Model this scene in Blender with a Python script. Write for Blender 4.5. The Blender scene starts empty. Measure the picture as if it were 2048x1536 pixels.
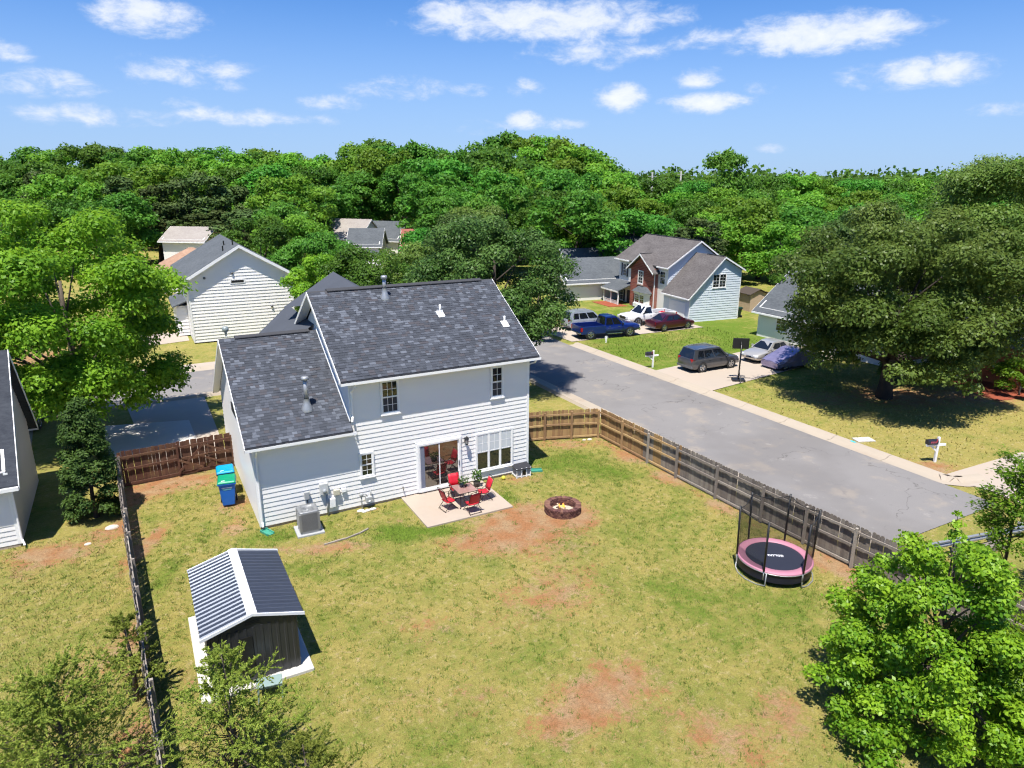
import bpy, math, random
import numpy as np
from mathutils import Vector, Matrix
R = math.radians
random.seed(7)
S = bpy.context.scene
COL = S.collection
# ---------------------------------------------------------------- camera
CAM = (-3.1445, -26.4317, 13.4)
cd = bpy.data.cameras.new('camera'); co = bpy.data.objects.new('camera', cd); COL.objects.link(co)
cd.sensor_width = 36.0; cd.lens = 18.0*1382.15/1024; cd.clip_start = .1; cd.clip_end = 20000
co.matrix_world = Matrix.Translation(CAM) @ Matrix.Rotation(R(-28.7331), 4, 'Z') @ Matrix.Rotation(R(90-16.5157), 4, 'X') @ Matrix.Rotation(R(.2167), 4, 'Z')
S.camera = co
# ---------------------------------------------------------------- sun (high, behind the camera to the left)
SUND = Vector((1.49, 1.55, -5.69)).normalized()
sl = bpy.data.lights.new('sun', 'SUN'); so = bpy.data.objects.new('sun', sl); COL.objects.link(so)
sl.energy = 5.0; sl.angle = R(.53); sl.color = (1, .955, .88)
so.rotation_euler = SUND.to_track_quat('-Z', 'Y').to_euler()
SUN_EL = math.asin(-SUND.z); SUN_AZ = math.atan2(-SUND.x, -SUND.y)   # azimuth from +Y towards +X
S.view_settings.view_transform = 'Standard'; S.view_settings.look = 'None'
S.view_settings.exposure = .74; S.view_settings.gamma = 1.0
S.cycles.max_bounces = 4; S.cycles.diffuse_bounces = 2; S.cycles.glossy_bounces = 2; S.cycles.transmission_bounces = 2
S.cycles.transparent_max_bounces = 12; S.cycles.caustics_reflective = False; S.cycles.caustics_refractive = False
S.cycles.sample_clamp_indirect = 4; S.cycles.sample_clamp_direct = 12; S.cycles.use_light_tree = False; S.cycles.use_denoising = True; S.cycles.filter_width = 1.2
# ---------------------------------------------------------------- node helpers
class NT:
    def __init__(s, tree): s.t = tree; s.n = tree.nodes; s.l = tree.links
    def new(s, typ, **kw):
        nd = s.n.new(typ)
        for k, v in kw.items(): setattr(nd, k, v)
        return nd
    def link(s, a, b): s.l.new(a, b)
    def inp(s, node, idx, val):
        if hasattr(val, 'is_output') or isinstance(val, bpy.types.NodeSocket): s.l.new(val, node.inputs[idx])
        else: node.inputs[idx].default_value = val
    def math(s, op, a, b=0.0, c=0.0, clamp=False):
        nd = s.new('ShaderNodeMath', operation=op, use_clamp=clamp)
        s.inp(nd, 0, a); s.inp(nd, 1, b)
        if op in ('MULTIPLY_ADD', 'SMOOTH_MAX'): s.inp(nd, 2, c)
        return nd.outputs[0]
    def vmath(s, op, a, b=(0, 0, 0)):
        nd = s.new('ShaderNodeVectorMath', operation=op); s.inp(nd, 0, a); s.inp(nd, 1, b)
        return nd.outputs[0]
    def noise(s, vec, scale, detail=4, rough=.55, dist=0):
        nd = s.new('ShaderNodeTexNoise'); s.inp(nd, 'Vector', vec); s.inp(nd, 'Scale', scale)
        s.inp(nd, 'Detail', detail); s.inp(nd, 'Roughness', rough); s.inp(nd, 'Distortion', dist)
        return nd.outputs['Fac']
    def maprange(s, v, a, b, c=0.0, d=1.0, smooth=False):
        nd = s.new('ShaderNodeMapRange'); nd.interpolation_type = 'SMOOTHSTEP' if smooth else 'LINEAR'
        s.inp(nd, 0, v); s.inp(nd, 1, a); s.inp(nd, 2, b); s.inp(nd, 3, c); s.inp(nd, 4, d)
        return nd.outputs[0]
    def mix(s, f, a, b, mode='MIX'):
        nd = s.new('ShaderNodeMix', data_type='RGBA', blend_type=mode)
        s.inp(nd, 0, f)
        s.inp(nd, 6, a if not isinstance(a, tuple) or len(a) == 4 else (*a, 1)); s.inp(nd, 7, b if not isinstance(b, tuple) or len(b) == 4 else (*b, 1))
        return nd.outputs[2]
    def scalecol(s, col, f):
        nd = s.new('ShaderNodeVectorMath', operation='SCALE'); s.inp(nd, 0, col if not isinstance(col, tuple) else col[:3]); s.inp(nd, 3, f)
        return nd.outputs[0]
# ---------------------------------------------------------------- world: sky with scattered fair-weather clouds
W = bpy.data.worlds.new('World'); S.world = W; W.use_nodes = True; W.cycles.sampling_method = 'MANUAL'; W.cycles.sample_map_resolution = 512
t = NT(W.node_tree); t.n.clear()
out = t.new('ShaderNodeOutputWorld'); bg = t.new('ShaderNodeBackground')
sky = t.new('ShaderNodeTexSky', sky_type='NISHITA', sun_disc=False)
sky.sun_elevation = SUN_EL; sky.sun_rotation = SUN_AZ; sky.altitude = 200; sky.air_density = 1.0; sky.dust_density = .25; sky.ozone_density = 3.0
gen = t.new('ShaderNodeTexCoord').outputs['Generated']
sep = t.new('ShaderNodeSeparateXYZ'); t.link(gen, sep.inputs[0])
X, Y, Z = sep.outputs
az = t.math('ARCTAN2', X, Y); el = t.math('ARCSINE', Z)          # radians
def pix(px, py):                                                  # direction of the clouds seen from the yard
    f = 1382.15; u, v = px-1024, py-768; cp, sp = math.cos(R(16.5157)), math.sin(R(16.5157))
    fw = f*cp-v*sp; up = -(v*cp+f*sp); c, s = math.cos(R(28.7331)), math.sin(R(28.7331))
    d = Vector((u*c+fw*s, -u*s+fw*c, up)).normalized()
    return math.atan2(d.x, d.y), math.asin(d.z)
cv = t.new('ShaderNodeCombineXYZ'); t.inp(cv, 0, az); t.inp(cv, 1, t.math('MULTIPLY', el, 2.0)); t.inp(cv, 2, 3.3)
n1 = t.noise(cv.outputs[0], 24, 9, .62, .25); n2 = t.noise(cv.outputs[0], 9, 4, .6)
clouds = [(1080, 40, 330, 42, .95), (900, 30, 90, 40, .8), (1180, 105, 190, 34, .62), (1640, 65, 210, 40, 1.0), (1680, 50, 110, 34, .6), (1400, 75, 120, 26, .5),
          (290, 35, 115, 38, .98), (60, 168, 135, 26, .7), (10, 105, 50, 22, .62), (390, 148, 150, 34, .62), (480, 235, 130, 22, .72), (190, 235, 170, 24, .55),
          (800, 178, 130, 26, .62), (940, 182, 60, 16, .6), (1040, 175, 60, 22, .42), (660, 208, 80, 20, .55), (1240, 195, 66, 32, .9), (1410, 205, 110, 24, .85), (1395, 155, 66, 24, .8), (1500, 172, 60, 18, .4),
          (1860, 140, 130, 32, .92), (1760, 150, 90, 30, .55), (2000, 215, 70, 16, .5), (1050, 240, 46, 26, .75), (1120, 250, 70, 16, .42), (1540, 295, 40, 12, .55), (640, 240, 60, 14, .4), (350, 205, 60, 14, .42), (960, 255, 120, 16, .3), (520, 270, 60, 10, .3)]
ae = t.new('ShaderNodeCombineXYZ'); t.inp(ae, 0, az); t.inp(ae, 1, el); t.inp(ae, 2, 0.0)
tot = None
for (px, py, w, h, a) in clouds:
    a0, e0 = pix(px, py); sw, sh = w/1450*.8, h/1450*.85
    v = t.vmath('MULTIPLY', t.vmath('SUBTRACT', ae.outputs[0], (a0, e0, 0)), (1/sw, 1/sh, 0))
    dt = t.new('ShaderNodeVectorMath', operation='DOT_PRODUCT'); t.link(v, dt.inputs[0]); t.link(v, dt.inputs[1])
    g = t.math('MULTIPLY_ADD', dt.outputs['Value'], -.62*a, a)
    tot = g if tot is None else t.math('SMOOTH_MAX', tot, g, .12)
# the same kind of cloud goes on over the rest of the sky
far = t.maprange(n2, .55, .72, -.4, .9, True)
inview = t.maprange(t.math('ABSOLUTE', t.math('SUBTRACT', az, R(28.7))), R(40), R(55), 0, 1, True)
above = t.maprange(el, R(15.5), R(22), 0, 1, True)
far = t.math('MULTIPLY', far, t.math('MAXIMUM', inview, above))
tot = t.math('MAXIMUM', tot, far)
dens = t.math('ADD', tot, t.math('MULTIPLY', t.math('SUBTRACT', n1, .5), 1.9))
mask = t.math('MULTIPLY', t.maprange(dens, .18, .95, 0, 1, True), t.maprange(tot, -.1, .35, 0, 1, True))
mask = t.math('MULTIPLY', mask, .86)
skyc = t.vmath('MULTIPLY', sky.outputs[0], (.034, .060, .094))
haze = t.maprange(el, R(.5), R(15), .70, .0, True)
skyc = t.mix(haze, skyc, (.275, .365, .56))
skyc = t.mix(mask, skyc, t.mix(t.maprange(dens, .35, 1.2, 0, 1), (.40, .47, .60), (.63, .64, .68)))
t.link(skyc, bg.inputs[0]); bg.inputs[1].default_value = 1.0
t.link(bg.outputs[0], out.inputs[0])
# ---------------------------------------------------------------- helpers
def tz(x, y=0):            # the ground is level
    return 0.0*x
class MB:
    """collects faces; build() links them as ONE mesh object"""
    def __init__(s): s.v = []; s.f = []; s.m = []
    def add(s, vs, fs, mi=0):
        o = len(s.v); s.v += [tuple(p) for p in vs]
        for f in fs: s.f.append(tuple(i+o for i in f)); s.m.append(mi)
        return s
    def hexa(s, p, mi=0):   # 8 points: bottom ring 0-3, top ring 4-7
        return s.add(p, [(3, 2, 1, 0), (4, 5, 6, 7), (0, 1, 5, 4), (1, 2, 6, 5), (2, 3, 7, 6), (3, 0, 4, 7)], mi)
    def bx(s, x0, x1, y0, y1, z0, z1, mi=0):
        return s.hexa([(x0, y0, z0), (x1, y0, z0), (x1, y1, z0), (x0, y1, z0), (x0, y0, z1), (x1, y0, z1), (x1, y1, z1), (x0, y1, z1)], mi)
    def rbx(s, M, x0, x1, y0, y1, z0, z1, mi=0):
        ps = [(x0, y0, z0), (x1, y0, z0), (x1, y1, z0), (x0, y1, z0), (x0, y0, z1), (x1, y0, z1), (x1, y1, z1), (x0, y1, z1)]
        return s.hexa([tuple(M @ Vector(p)) for p in ps], mi)
    def bar(s, a, b, w, h, mi=0, up=(0, 0, 1)):
        a, b = Vector(a), Vector(b); d = (b-a).normalized(); u = Vector(up)
        if abs(d.dot(u)) > .98: u = Vector((1, 0, 0))
        sd = d.cross(u).normalized()*w/2; u2 = sd.cross(d).normalized()*h/2
        return s.hexa([a-sd-u2, a+sd-u2, b+sd-u2, b-sd-u2, a-sd+u2, a+sd+u2, b+sd+u2, b-sd+u2], mi)
    def tube(s, pts, rad, n=8, cap=True, mi=0, closed=False):
        pts = [Vector(p) for p in pts]; k = len(pts)
        rad = rad if hasattr(rad, '__len__') else [rad]*k
        rings = []; ref = None
        for i, p in enumerate(pts):
            if closed: d = pts[(i+1) % k]-pts[i-1]
            else: d = (pts[min(i+1, k-1)]-pts[max(i-1, 0)])
            d.normalize()
            if ref is None: ref = Vector((0, 0, 1)) if abs(d.z) < .9 else Vector((1, 0, 0))
            sx = d.cross(ref).normalized(); sy = sx.cross(d).normalized(); ref = sy
            rings.append([p+(sx*math.cos(2*math.pi*j/n)+sy*math.sin(2*math.pi*j/n))*rad[i] for j in range(n)])
        fs = []
        for i in range(k if closed else k-1):
            a, b = i*n, ((i+1) % k)*n
            for j in range(n): fs.append((a+j, a+(j+1) % n, b+(j+1) % n, b+j))
        if cap and not closed:
            fs.append(tuple(range(n))[::-1]); fs.append(tuple((k-1)*n+j for j in range(n)))
        return s.add([q for r in rings for q in r], fs, mi)
    def cyl(s, c, r, z0, z1, n=16, r1=None, mi=0):
        return s.tube([(c[0], c[1], z0), (c[0], c[1], z1)], [r, r if r1 is None else r1], n, True, mi)
    def lathe(s, prof, n=20, c=(0, 0, 0), mi=0):
        vs = [(c[0]+r*math.cos(2*math.pi*j/n), c[1]+r*math.sin(2*math.pi*j/n), c[2]+z) for r, z in prof for j in range(n)]
        fs = [(i*n+j, i*n+(j+1) % n, (i+1)*n+(j+1) % n, (i+1)*n+j) for i in range(len(prof)-1) for j in range(n)]
        return s.add(vs, fs, mi)
    def poly(s, pts, d, mi=0):   # planar polygon thickened by vector d
        n = len(pts); d = Vector(d); a = [Vector(p) for p in pts]; b = [p+d for p in a]
        return s.add(a+b, [tuple(range(n))[::-1], tuple(range(n, 2*n))]+[(i, (i+1) % n, n+(i+1) % n, n+i) for i in range(n)], mi)
    def sph(s, c, r, n=12, m=8, sc=(1, 1, 1), mi=0):
        vs = []; fs = []
        for i in range(m+1):
            th = math.pi*i/m
            for j in range(n):
                ph = 2*math.pi*j/n
                vs.append((c[0]+r*sc[0]*math.sin(th)*math.cos(ph), c[1]+r*sc[1]*math.sin(th)*math.sin(ph), c[2]+r*sc[2]*math.cos(th)))
        for i in range(m):
            for j in range(n): fs.append((i*n+j, (i+1)*n+j, (i+1)*n+(j+1) % n, i*n+(j+1) % n))
        return s.add(vs, fs, mi)
    def mesh(s, name):
        me = bpy.data.meshes.new(name); me.from_pydata(s.v, [], s.f); 
        if any(s.m): me.polygons.foreach_set('material_index', s.m)
        return me
    def build(s, name, m, parent=None, smooth=False, bevel=0):
        me = s.mesh(name)
        for q in (m if isinstance(m, (list, tuple)) else [m]): me.materials.append(q)
        if smooth: me.polygons.foreach_set('use_smooth', [True]*len(me.polygons))
        o = link(name, me, parent)
        import bmesh
        bm = bmesh.new(); bm.from_mesh(me); bmesh.ops.recalc_face_normals(bm, faces=bm.faces[:]); bm.to_mesh(me); bm.free()
        if bevel:
            md = o.modifiers.new('bevel', 'BEVEL'); md.width = bevel; md.segments = 2; md.limit_method = 'ANGLE'; md.angle_limit = R(40)
            if smooth: me.polygons.foreach_set('use_smooth', [True]*len(me.polygons))
        return o
def link(name, me, parent=None, loc=(0, 0, 0), rot=(0, 0, 0)):
    o = bpy.data.objects.new(name, me); COL.objects.link(o); o.location = loc; o.rotation_euler = rot
    if parent: o.parent = parent
    return o
def tag(o, label=None, cat=None, group=None, kind=None):
    for k, v in (('label', label), ('category', cat), ('group', group), ('kind', kind)):
        if v: o[k] = v
    return o
def thing(name, label, cat, loc=(0, 0, 0), rz=0, group=None):
    o = link(name, None, None, loc, (0, 0, rz)); o.empty_display_size = .2
    return tag(o, label, cat, group)
def kids(o): return [c for c in bpy.data.objects if c.parent == o]
def copy_tree(o, ch, parent=None):     # ch: {object: [children]} kept by hand, so no scan of the whole scene
    c = o.copy(); COL.objects.link(c); c.parent = parent
    for k in ch.get(o, ()): copy_tree(k, ch, c)
    return c
# ---------------------------------------------------------------- materials
def mat(name, col, rough=.6, var=.12, scale=6., bump=0., bscale=60., metal=0., rand=0., hue=0., spec=.5, stretch=(1, 1, 1), coat=0., grime=None):
    m = bpy.data.materials.new(name); m.use_nodes = True; t = NT(m.node_tree)
    b = t.n['Principled BSDF']
    tc = t.new('ShaderNodeTexCoord').outputs['Object']
    oi = t.new('ShaderNodeObjectInfo')
    mp = t.new('ShaderNodeMapping'); t.link(tc, mp.inputs[0]); mp.inputs['Scale'].default_value = stretch
    off = t.new('ShaderNodeVectorMath', operation='ADD'); t.link(mp.outputs[0], off.inputs[0])
    sc = t.new('ShaderNodeVectorMath', operation='SCALE'); t.link(oi.outputs['Location'], sc.inputs[0]); sc.inputs[3].default_value = 1.37
    t.link(sc.outputs[0], off.inputs[1]); vec = off.outputs[0]
    n = t.noise(vec, scale, 6, .62); n2 = t.noise(vec, scale*.17, 3, .5)
    f = t.math('ADD', t.math('MULTIPLY', t.math('SUBTRACT', n, .5), var*2.2), t.math('MULTIPLY', t.math('SUBTRACT', n2, .5), var*1.3))
    if rand: f = t.math('ADD', f, t.math('MULTIPLY', t.math('SUBTRACT', oi.outputs['Random'], .5), rand*2))
    f = t.math('ADD', f, 1.0)
    hsn = t.new('ShaderNodeHueSaturation'); hsn.inputs['Color'].default_value = (*col, 1); t.link(f, hsn.inputs['Value'])
    if hue: t.link(t.math('ADD', .5, t.math('MULTIPLY', t.math('SUBTRACT', oi.outputs['Random'], .5), hue)), hsn.inputs['Hue'])
    c = hsn.outputs[0]
    if grime:   # (colour, amount): patchy dirt
        c = t.mix(t.maprange(t.noise(vec, scale*.5, 6, .7), .48, .75, 0, grime[1], True), c, grime[0])
    t.link(c, b.inputs['Base Color'])
    b.inputs['Roughness'].default_value = rough; b.inputs['Metallic'].default_value = metal; b.inputs['Specular IOR Level'].default_value = spec
    b.inputs['Coat Weight'].default_value = coat; b.inputs['Coat Roughness'].default_value = .05
    if bump:
        bn = t.new('ShaderNodeBump'); bn.inputs['Strength'].default_value = bump; bn.inputs['Distance'].default_value = .02
        t.link(t.noise(vec, bscale, 5, .6), bn.inputs['Height']); t.link(bn.outputs[0], b.inputs['Normal'])
    return m
def glassmat(name, col=(.012, .014, .018), ior=1.9):
    m = bpy.data.materials.new(name); m.use_nodes = True; b = m.node_tree.nodes['Principled BSDF']
    b.inputs['Base Color'].default_value = (*col, 1); b.inputs['Roughness'].default_value = .015; b.inputs['IOR'].default_value = ior
    t = NT(m.node_tree); bn = t.new('ShaderNodeBump'); bn.inputs['Strength'].default_value = .02; bn.inputs['Distance'].default_value = .02
    t.link(t.noise(t.new('ShaderNodeTexCoord').outputs['Object'], 2.5, 2), bn.inputs['Height']); t.link(bn.outputs[0], b.inputs['Normal'])
    return m
def leafmat(name, col, col2, trans=.35, rough=.45, hue=.03, spec=.18):
    """leaf colour from a per-leaf 'tone' attribute and a per-tree random; light also passes through the leaf"""
    m = bpy.data.materials.new(name); m.use_nodes = True; t = NT(m.node_tree); b = t.n['Principled BSDF']; o = t.n['Material Output']
    a = t.new('ShaderNodeAttribute', attribute_name='tone'); oi = t.new('ShaderNodeObjectInfo')
    c = t.mix(a.outputs['Fac'], col, col2)
    h = t.new('ShaderNodeHueSaturation'); t.link(c, h.inputs['Color'])
    t.link(t.math('ADD', .5-hue/2, t.math('MULTIPLY', oi.outputs['Random'], hue)), h.inputs['Hue'])
    t.link(t.math('ADD', .66, t.math('MULTIPLY', oi.outputs['Random'], .62)), h.inputs['Value'])
    t.link(h.outputs[0], b.inputs['Base Color']); b.inputs['Roughness'].default_value = rough; b.inputs['Specular IOR Level'].default_value = spec
    tr = t.new('ShaderNodeBsdfTranslucent'); hh = t.new('ShaderNodeHueSaturation'); t.link(h.outputs[0], hh.inputs['Color']); hh.inputs['Hue'].default_value = .485; hh.inputs['Value'].default_value = 1.35
    t.link(hh.outputs[0], tr.inputs[0])
    mx = t.new('ShaderNodeMixShader'); mx.inputs[0].default_value = trans; t.link(b.outputs[0], mx.inputs[1]); t.link(tr.outputs[0], mx.inputs[2]); t.link(mx.outputs[0], o.inputs[0])
    return m
M = {}
M['vinyl'] = mat('white_vinyl', (.80, .785, .76), .42, .035, 1.2, stretch=(.3, 1, 4), grime=((.55, .5, .42), .12))
M['trim'] = mat('white_trim', (.82, .82, .81), .4, .04, 3)
M['soffit'] = mat('soffit', (.62, .58, .5), .6, .05, 4)
M['found'] = mat('foundation', (.46, .36, .27), .9, .2, 7, .3, 50)
M['glass'] = glassmat('window_glass')
M['doorglass'] = glassmat('door_glass', (.022, .018, .014), 2.6)
M['screen'] = mat('insect_screen', (.035, .035, .042), .7, .1, 20)
M['blind'] = mat('window_blind', (.55, .58, .6), .6, .05, 9)
M['black'] = mat('black_plastic', (.012, .012, .013), .45, .1, 9)
M['darkmetal'] = mat('dark_metal', (.03, .03, .032), .35, .1, 9, metal=.6)
M['galv'] = mat('galvanised', (.40, .41, .42), .45, .15, 12, metal=.6)
M['grey'] = mat('grey_plastic', (.36, .37, .37), .5, .08, 8)
M['greydk'] = mat('dark_grey_paint', (.10, .105, .115), .42, .1, 9)
M['beige'] = mat('beige_box', (.52, .49, .38), .5, .06, 8)
M['brass'] = mat('old_brass', (.2, .16, .1), .35, .15, 14, metal=.8)
M['ridge'] = mat('ridge_vent', (.035, .036, .042), .8, .15, 20)
M['concrete'] = mat('concrete', (.37, .305, .245), .85, .1, 1.7, .15, 90, grime=((.3, .21, .14), .35))
M['concw'] = mat('pale_concrete', (.50, .48, .44), .85, .1, 2, .12, 90, grime=((.38, .3, .22), .3))
M['tyre'] = mat('tyre', (.016, .016, .017), .75, .1, 20)
M['rim'] = mat('alloy_rim', (.5, .51, .53), .25, .08, 20, metal=.9)
M['red'] = mat('red_sling', (.52, .012, .028), .55, .08, 12)
M['greenpl'] = mat('green_plastic', (.05, .27, .19), .5, .12, 8)
# ---------------------------------------------------------------- ground
BARE = [(8.6, -5.6, 3.6, 1.8, .55), (10.2, -4.4, 2.4, 1.6, .6), (7.4, -9.4, 2.6, 1.6, .35), (9.2, -8.6, 2.0, 2.0, .35), (4.0, -9.4, 3.0, 1.6, .3), (2.0, -12.2, 2.4, 1.5, .35), (7.0, -14.4, 2.2, 1.2, .2), (9.5, -4.2, 1.8, 1.8, 1), (7.1, -4.8, 1.7, 1.2, 0.6), (11.9, -5.0, 0.8, 1.4, 0.9), (-3.9, 1.0, 0.4, 2.0, 1.2), (-0.9, 0.6, 0.6, 0.8, 1.1), (7.6, -13.6, 1.3, 1.1, 0.75), (6.0, -14.1, 1.2, 1.2, 0.95), (4.7, -14.3, 0.9, 0.7, 0.7), (8.2, -15.9, 1.0, 0.9, 0.5), (10.4, -16.7, 0.8, 1.2, 0.9), (8.4, -17.1, 1.5, 1.0, 0.7), (4.9, -1.9, 0.8, 0.9, 0.5), (2.8, -2.9, 2.1, 0.5, 0.7), (1.7, -2.7, 1.1, 0.5, 0.8), (0.3, -2.0, 0.8, 0.6, 0.5), (15.7, 2.1, 2.1, 0.9, 0.9), (17.4, -0.9, 1.3, 0.9, 0.8), (17.5, -3.7, 1.2, 0.8, 0.8), (17.5, -7.2, 0.8, 0.7, 0.7), (18.0, -12.3, 1.1, 0.9, 1.0), (17.8, -13.7, 0.7, 0.9, 0.9), (11.2, -0.6, 0.9, 0.9, 0.7), (12.4, -1.0, 0.7, 0.8, 0.5), (-0.6, 2.8, 0.9, 1.3, 0.9), (-2.1, 6.5, 2.1, 1.2, 1.1), (-3.8, 5.9, 1.1, 1.5, 1.0), (-7.8, 1.2, 1.3, 1.7, 0.6), (-6.4, 1.7, 1.3, 1.3, 0.45), (-5.1, 2.7, 1.0, 1.0, 0.9), (-7.5, 1.9, 1.5, 0.5, 0.9), (-4.8, -9.9, 0.7, 1.1, 0.7), (-6.4, -7.2, 1.6, 1.9, 0.4), (-5.1, -5.6, 0.6, 2.0, 0.6), (34.4, 15.9, 2.5, 2.2, 0.6), (39.0, 15.5, 2.1, 2.8, 0.5), (28.3, -5.6, 1.6, 1.4, 0.8), (29.9, -9.0, 1.2, 1.0, 1.0), (39.4, -0.7, 3.9, 3.1, 1.0), (34.2, 0.9, 2.6, 2.4, 0.6), (44.4, -3.4, 2.6, 2.8, 0.9), (-10.9, 36.1, 3.0, 5.9, 0.9), (30.7, 19.9, 1.7, 1.9, 0.8), (3.2, -8.7, 0.9, 0.7, 0.35), (7.7, -9.3, 2.0, 1.2, 0.3), (3.6, -12.4, 0.8, 0.8, 0.3), (-3.0, -7.7, 0.8, 1.4, 0.5), (9.0, 1.9, 4.8, 0.5, 0.6)]
LUSH = [(4.5, -2.9, 1.0, 1.0, 0.9), (6.0, -3.4, 2.4, 0.4, 1.2), (9.8, -2.2, 0.6, 1.0, 0.7), (0.6, -0.8, 0.8, 0.6, 0.6), (-0.5, -0.7, 1.0, 0.5, 0.6), (1.1, -3.6, 0.7, 0.7, 0.7), (-3.5, -1.8, 0.5, 2.3, 0.6), (13.9, 0.2, 1.5, 1.4, 0.8), (15.3, -1.6, 2.2, 1.9, 0.6), (10.6, -5.8, 1.2, 0.8, 0.6), (13.4, -7.3, 1.8, 1.3, 0.4), (11.6, -11.1, 2.4, 1.3, 0.35), (12.1, -13.5, 1.9, 1.4, 0.4), (14.9, -13.5, 1.0, 1.0, 0.5), (32.6, 16.9, 4.9, 5.8, 0.9), (45.0, 20.5, 3.8, 6.6, 1), (40.6, 12.7, 3.7, 4.9, 0.9), (38.8, 27.8, 3.0, 7.1, 0.7), (34.9, 7.8, 0.7, 1.2, 1), (30.7, 6.5, 1.7, 1.3, 0.9), (2.1, -13.2, 1.9, 0.9, 0.3), (36.9, 4.6, 3.5, 4.4, 0.5)]
def fields(x, y):
    """where the turf is worn to clay and where it grows lush (metres on the ground)"""
    b = np.full_like(x, .06); l = np.zeros_like(x)
    for A, F_ in ((BARE, b), (LUSH, l)):
        for (cx, cy, a, d, w) in A:
            dx, dy = x-cx, y-cy
            r = (dx*.877-dy*.48)/(a*.8); f = (dx*.48+dy*.877)/(d*.8)
            F_ += w*np.exp(-(r*r+f*f)*.8)
    # worn strips along the fence feet and house walls
    b += .55*np.exp(-((x-17.7)/.45)**2)*(y > -19)*(y < 2.5) + .5*np.exp(-((x+4.55)/.3)**2)*(y < 7)
    b += .35*np.exp(-((y+.35)/.35)**2)*(x > -.5)*(x < 5.6)
    # the front lawns across the street are greener or drier
    l += .35*(x > 29)*(y > 11) ; l -= .25*(x > 29)*(y < -2)
    # woodland floor
    b += .25*(y > 60)
    return np.clip(b, 0, 1.6), np.clip(l, -1, 1.5)
def attr(me, name, data, dom='POINT'):
    a = me.attributes.new(name, 'FLOAT', dom); a.data.foreach_set('value', np.asarray(data, np.float32))
def npmesh(name, V, F_):
    """vertices (n,3), faces (m,k) -> mesh, fast"""
    me = bpy.data.meshes.new(name); V = np.asarray(V, np.float32); F_ = np.asarray(F_, np.int32); m, k = F_.shape
    me.vertices.add(len(V)); me.vertices.foreach_set('co', V.ravel())
    me.loops.add(m*k); me.loops.foreach_set('vertex_index', F_.ravel())
    me.polygons.add(m); me.polygons.foreach_set('loop_start', np.arange(0, m*k, k, dtype=np.int32)); me.polygons.foreach_set('loop_total', np.full(m, k, np.int32))
    me.update(calc_edges=True); return me
def turf_nodes(t, blade=False):
    geo = t.new('ShaderNodeNewGeometry').outputs['Position']
    bare = t.new('ShaderNodeAttribute', attribute_name='bare').outputs['Fac']; lush = t.new('ShaderNodeAttribute', attribute_name='lush').outputs['Fac']
    a = t.noise(geo, .55, 5, .65); b_ = t.noise(geo, 2.3, 6, .68); c = t.noise(geo, 9., 5, .7); d = t.noise(geo, 34., 4, .7)
    g = t.math('ADD', t.math('MULTIPLY', t.math('SUBTRACT', a, .5), 2.2), t.math('MULTIPLY', t.math('SUBTRACT', b_, .5), 1.9))
    g = t.math('ADD', g, t.math('MULTIPLY', t.math('SUBTRACT', c, .5), 1.5)); g = t.math('ADD', g, t.math('MULTIPLY', lush, .75))
    green = t.maprange(g, -.45, .95, 0, 1, True)
    col = t.mix(green, (.325, .272, .080), (.118, .182, .022))
    straw = t.maprange(t.noise(geo, 4.2, 7, .78), .52, .66, 0, .95, True)
    col = t.mix(t.math('MULTIPLY', straw, t.math('SUBTRACT', 1, green, clamp=True)), col, (.44, .35, .185))
    brn = t.math('ADD', bare, t.math('MULTIPLY', t.math('SUBTRACT', c, .5), 2.0)); brn = t.math('ADD', brn, t.math('MULTIPLY', t.math('SUBTRACT', b_, .5), 2.2)); brn = t.math('ADD', brn, t.math('MULTIPLY', t.math('SUBTRACT', d, .5), 1.2))
    brn = t.math('SUBTRACT', brn, t.math('MULTIPLY', lush, .4))
    clay = t.mix(t.maprange(t.noise(geo, 1.1, 5, .6), .4, .62), (.335, .150, .072), (.36, .235, .135))
    col = t.mix(t.maprange(brn, .36, 1.0, 0, .92, True), col, clay)
    f = t.maprange(t.math('ADD', t.math('MULTIPLY', c, .8), t.math('MULTIPLY', d, 1.2)), .66, 1.34, .46, 1.5)
    return t.scalecol(col, f), c, d
mg = bpy.data.materials.new('lawn_turf'); mg.use_nodes = True; t = NT(mg.node_tree); b = t.n['Principled BSDF']
colr, c_, d_ = turf_nodes(t); t.link(colr, b.inputs['Base Color']); b.inputs['Roughness'].default_value = .95; b.inputs['Specular IOR Level'].default_value = .1
bn = t.new('ShaderNodeBump'); bn.inputs['Strength'].default_value = .9; bn.inputs['Distance'].default_value = .06
t.link(t.math('ADD', c_, d_), bn.inputs['Height']); t.link(bn.outputs[0], b.inputs['Normal'])
mb = bpy.data.materials.new('grass_blade'); mb.use_nodes = True; t = NT(mb.node_tree); b = t.n['Principled BSDF']
colr, c_, d_ = turf_nodes(t); tn = t.new('ShaderNodeAttribute', attribute_name='tone').outputs['Fac']
t.link(t.scalecol(t.mix(t.math('MULTIPLY', tn, .45), colr, (.13, .20, .03)), t.math('ADD', .85, t.math('MULTIPLY', tn, .5))), b.inputs['Base Color']); b.inputs['Roughness'].default_value = .7; b.inputs['Specular IOR Level'].default_value = .25
def axis(parts): return np.unique(np.concatenate(parts).round(3))
gx = axis([-40-np.geomspace(1, 5000, 24), np.arange(-40, -14, 1.6), np.arange(-14, 24, .4), np.arange(24, 60, .8), 60+np.geomspace(.8, 5000, 28)])
gy = axis([-26-np.geomspace(1, 3000, 16), np.arange(-26, 9, .4), np.arange(9, 46, .9), 46+np.geomspace(1, 6000, 34)])
GX, GY = np.meshgrid(gx, gy); GZ = tz(GX, GY)
rng = np.random.default_rng(3)
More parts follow.
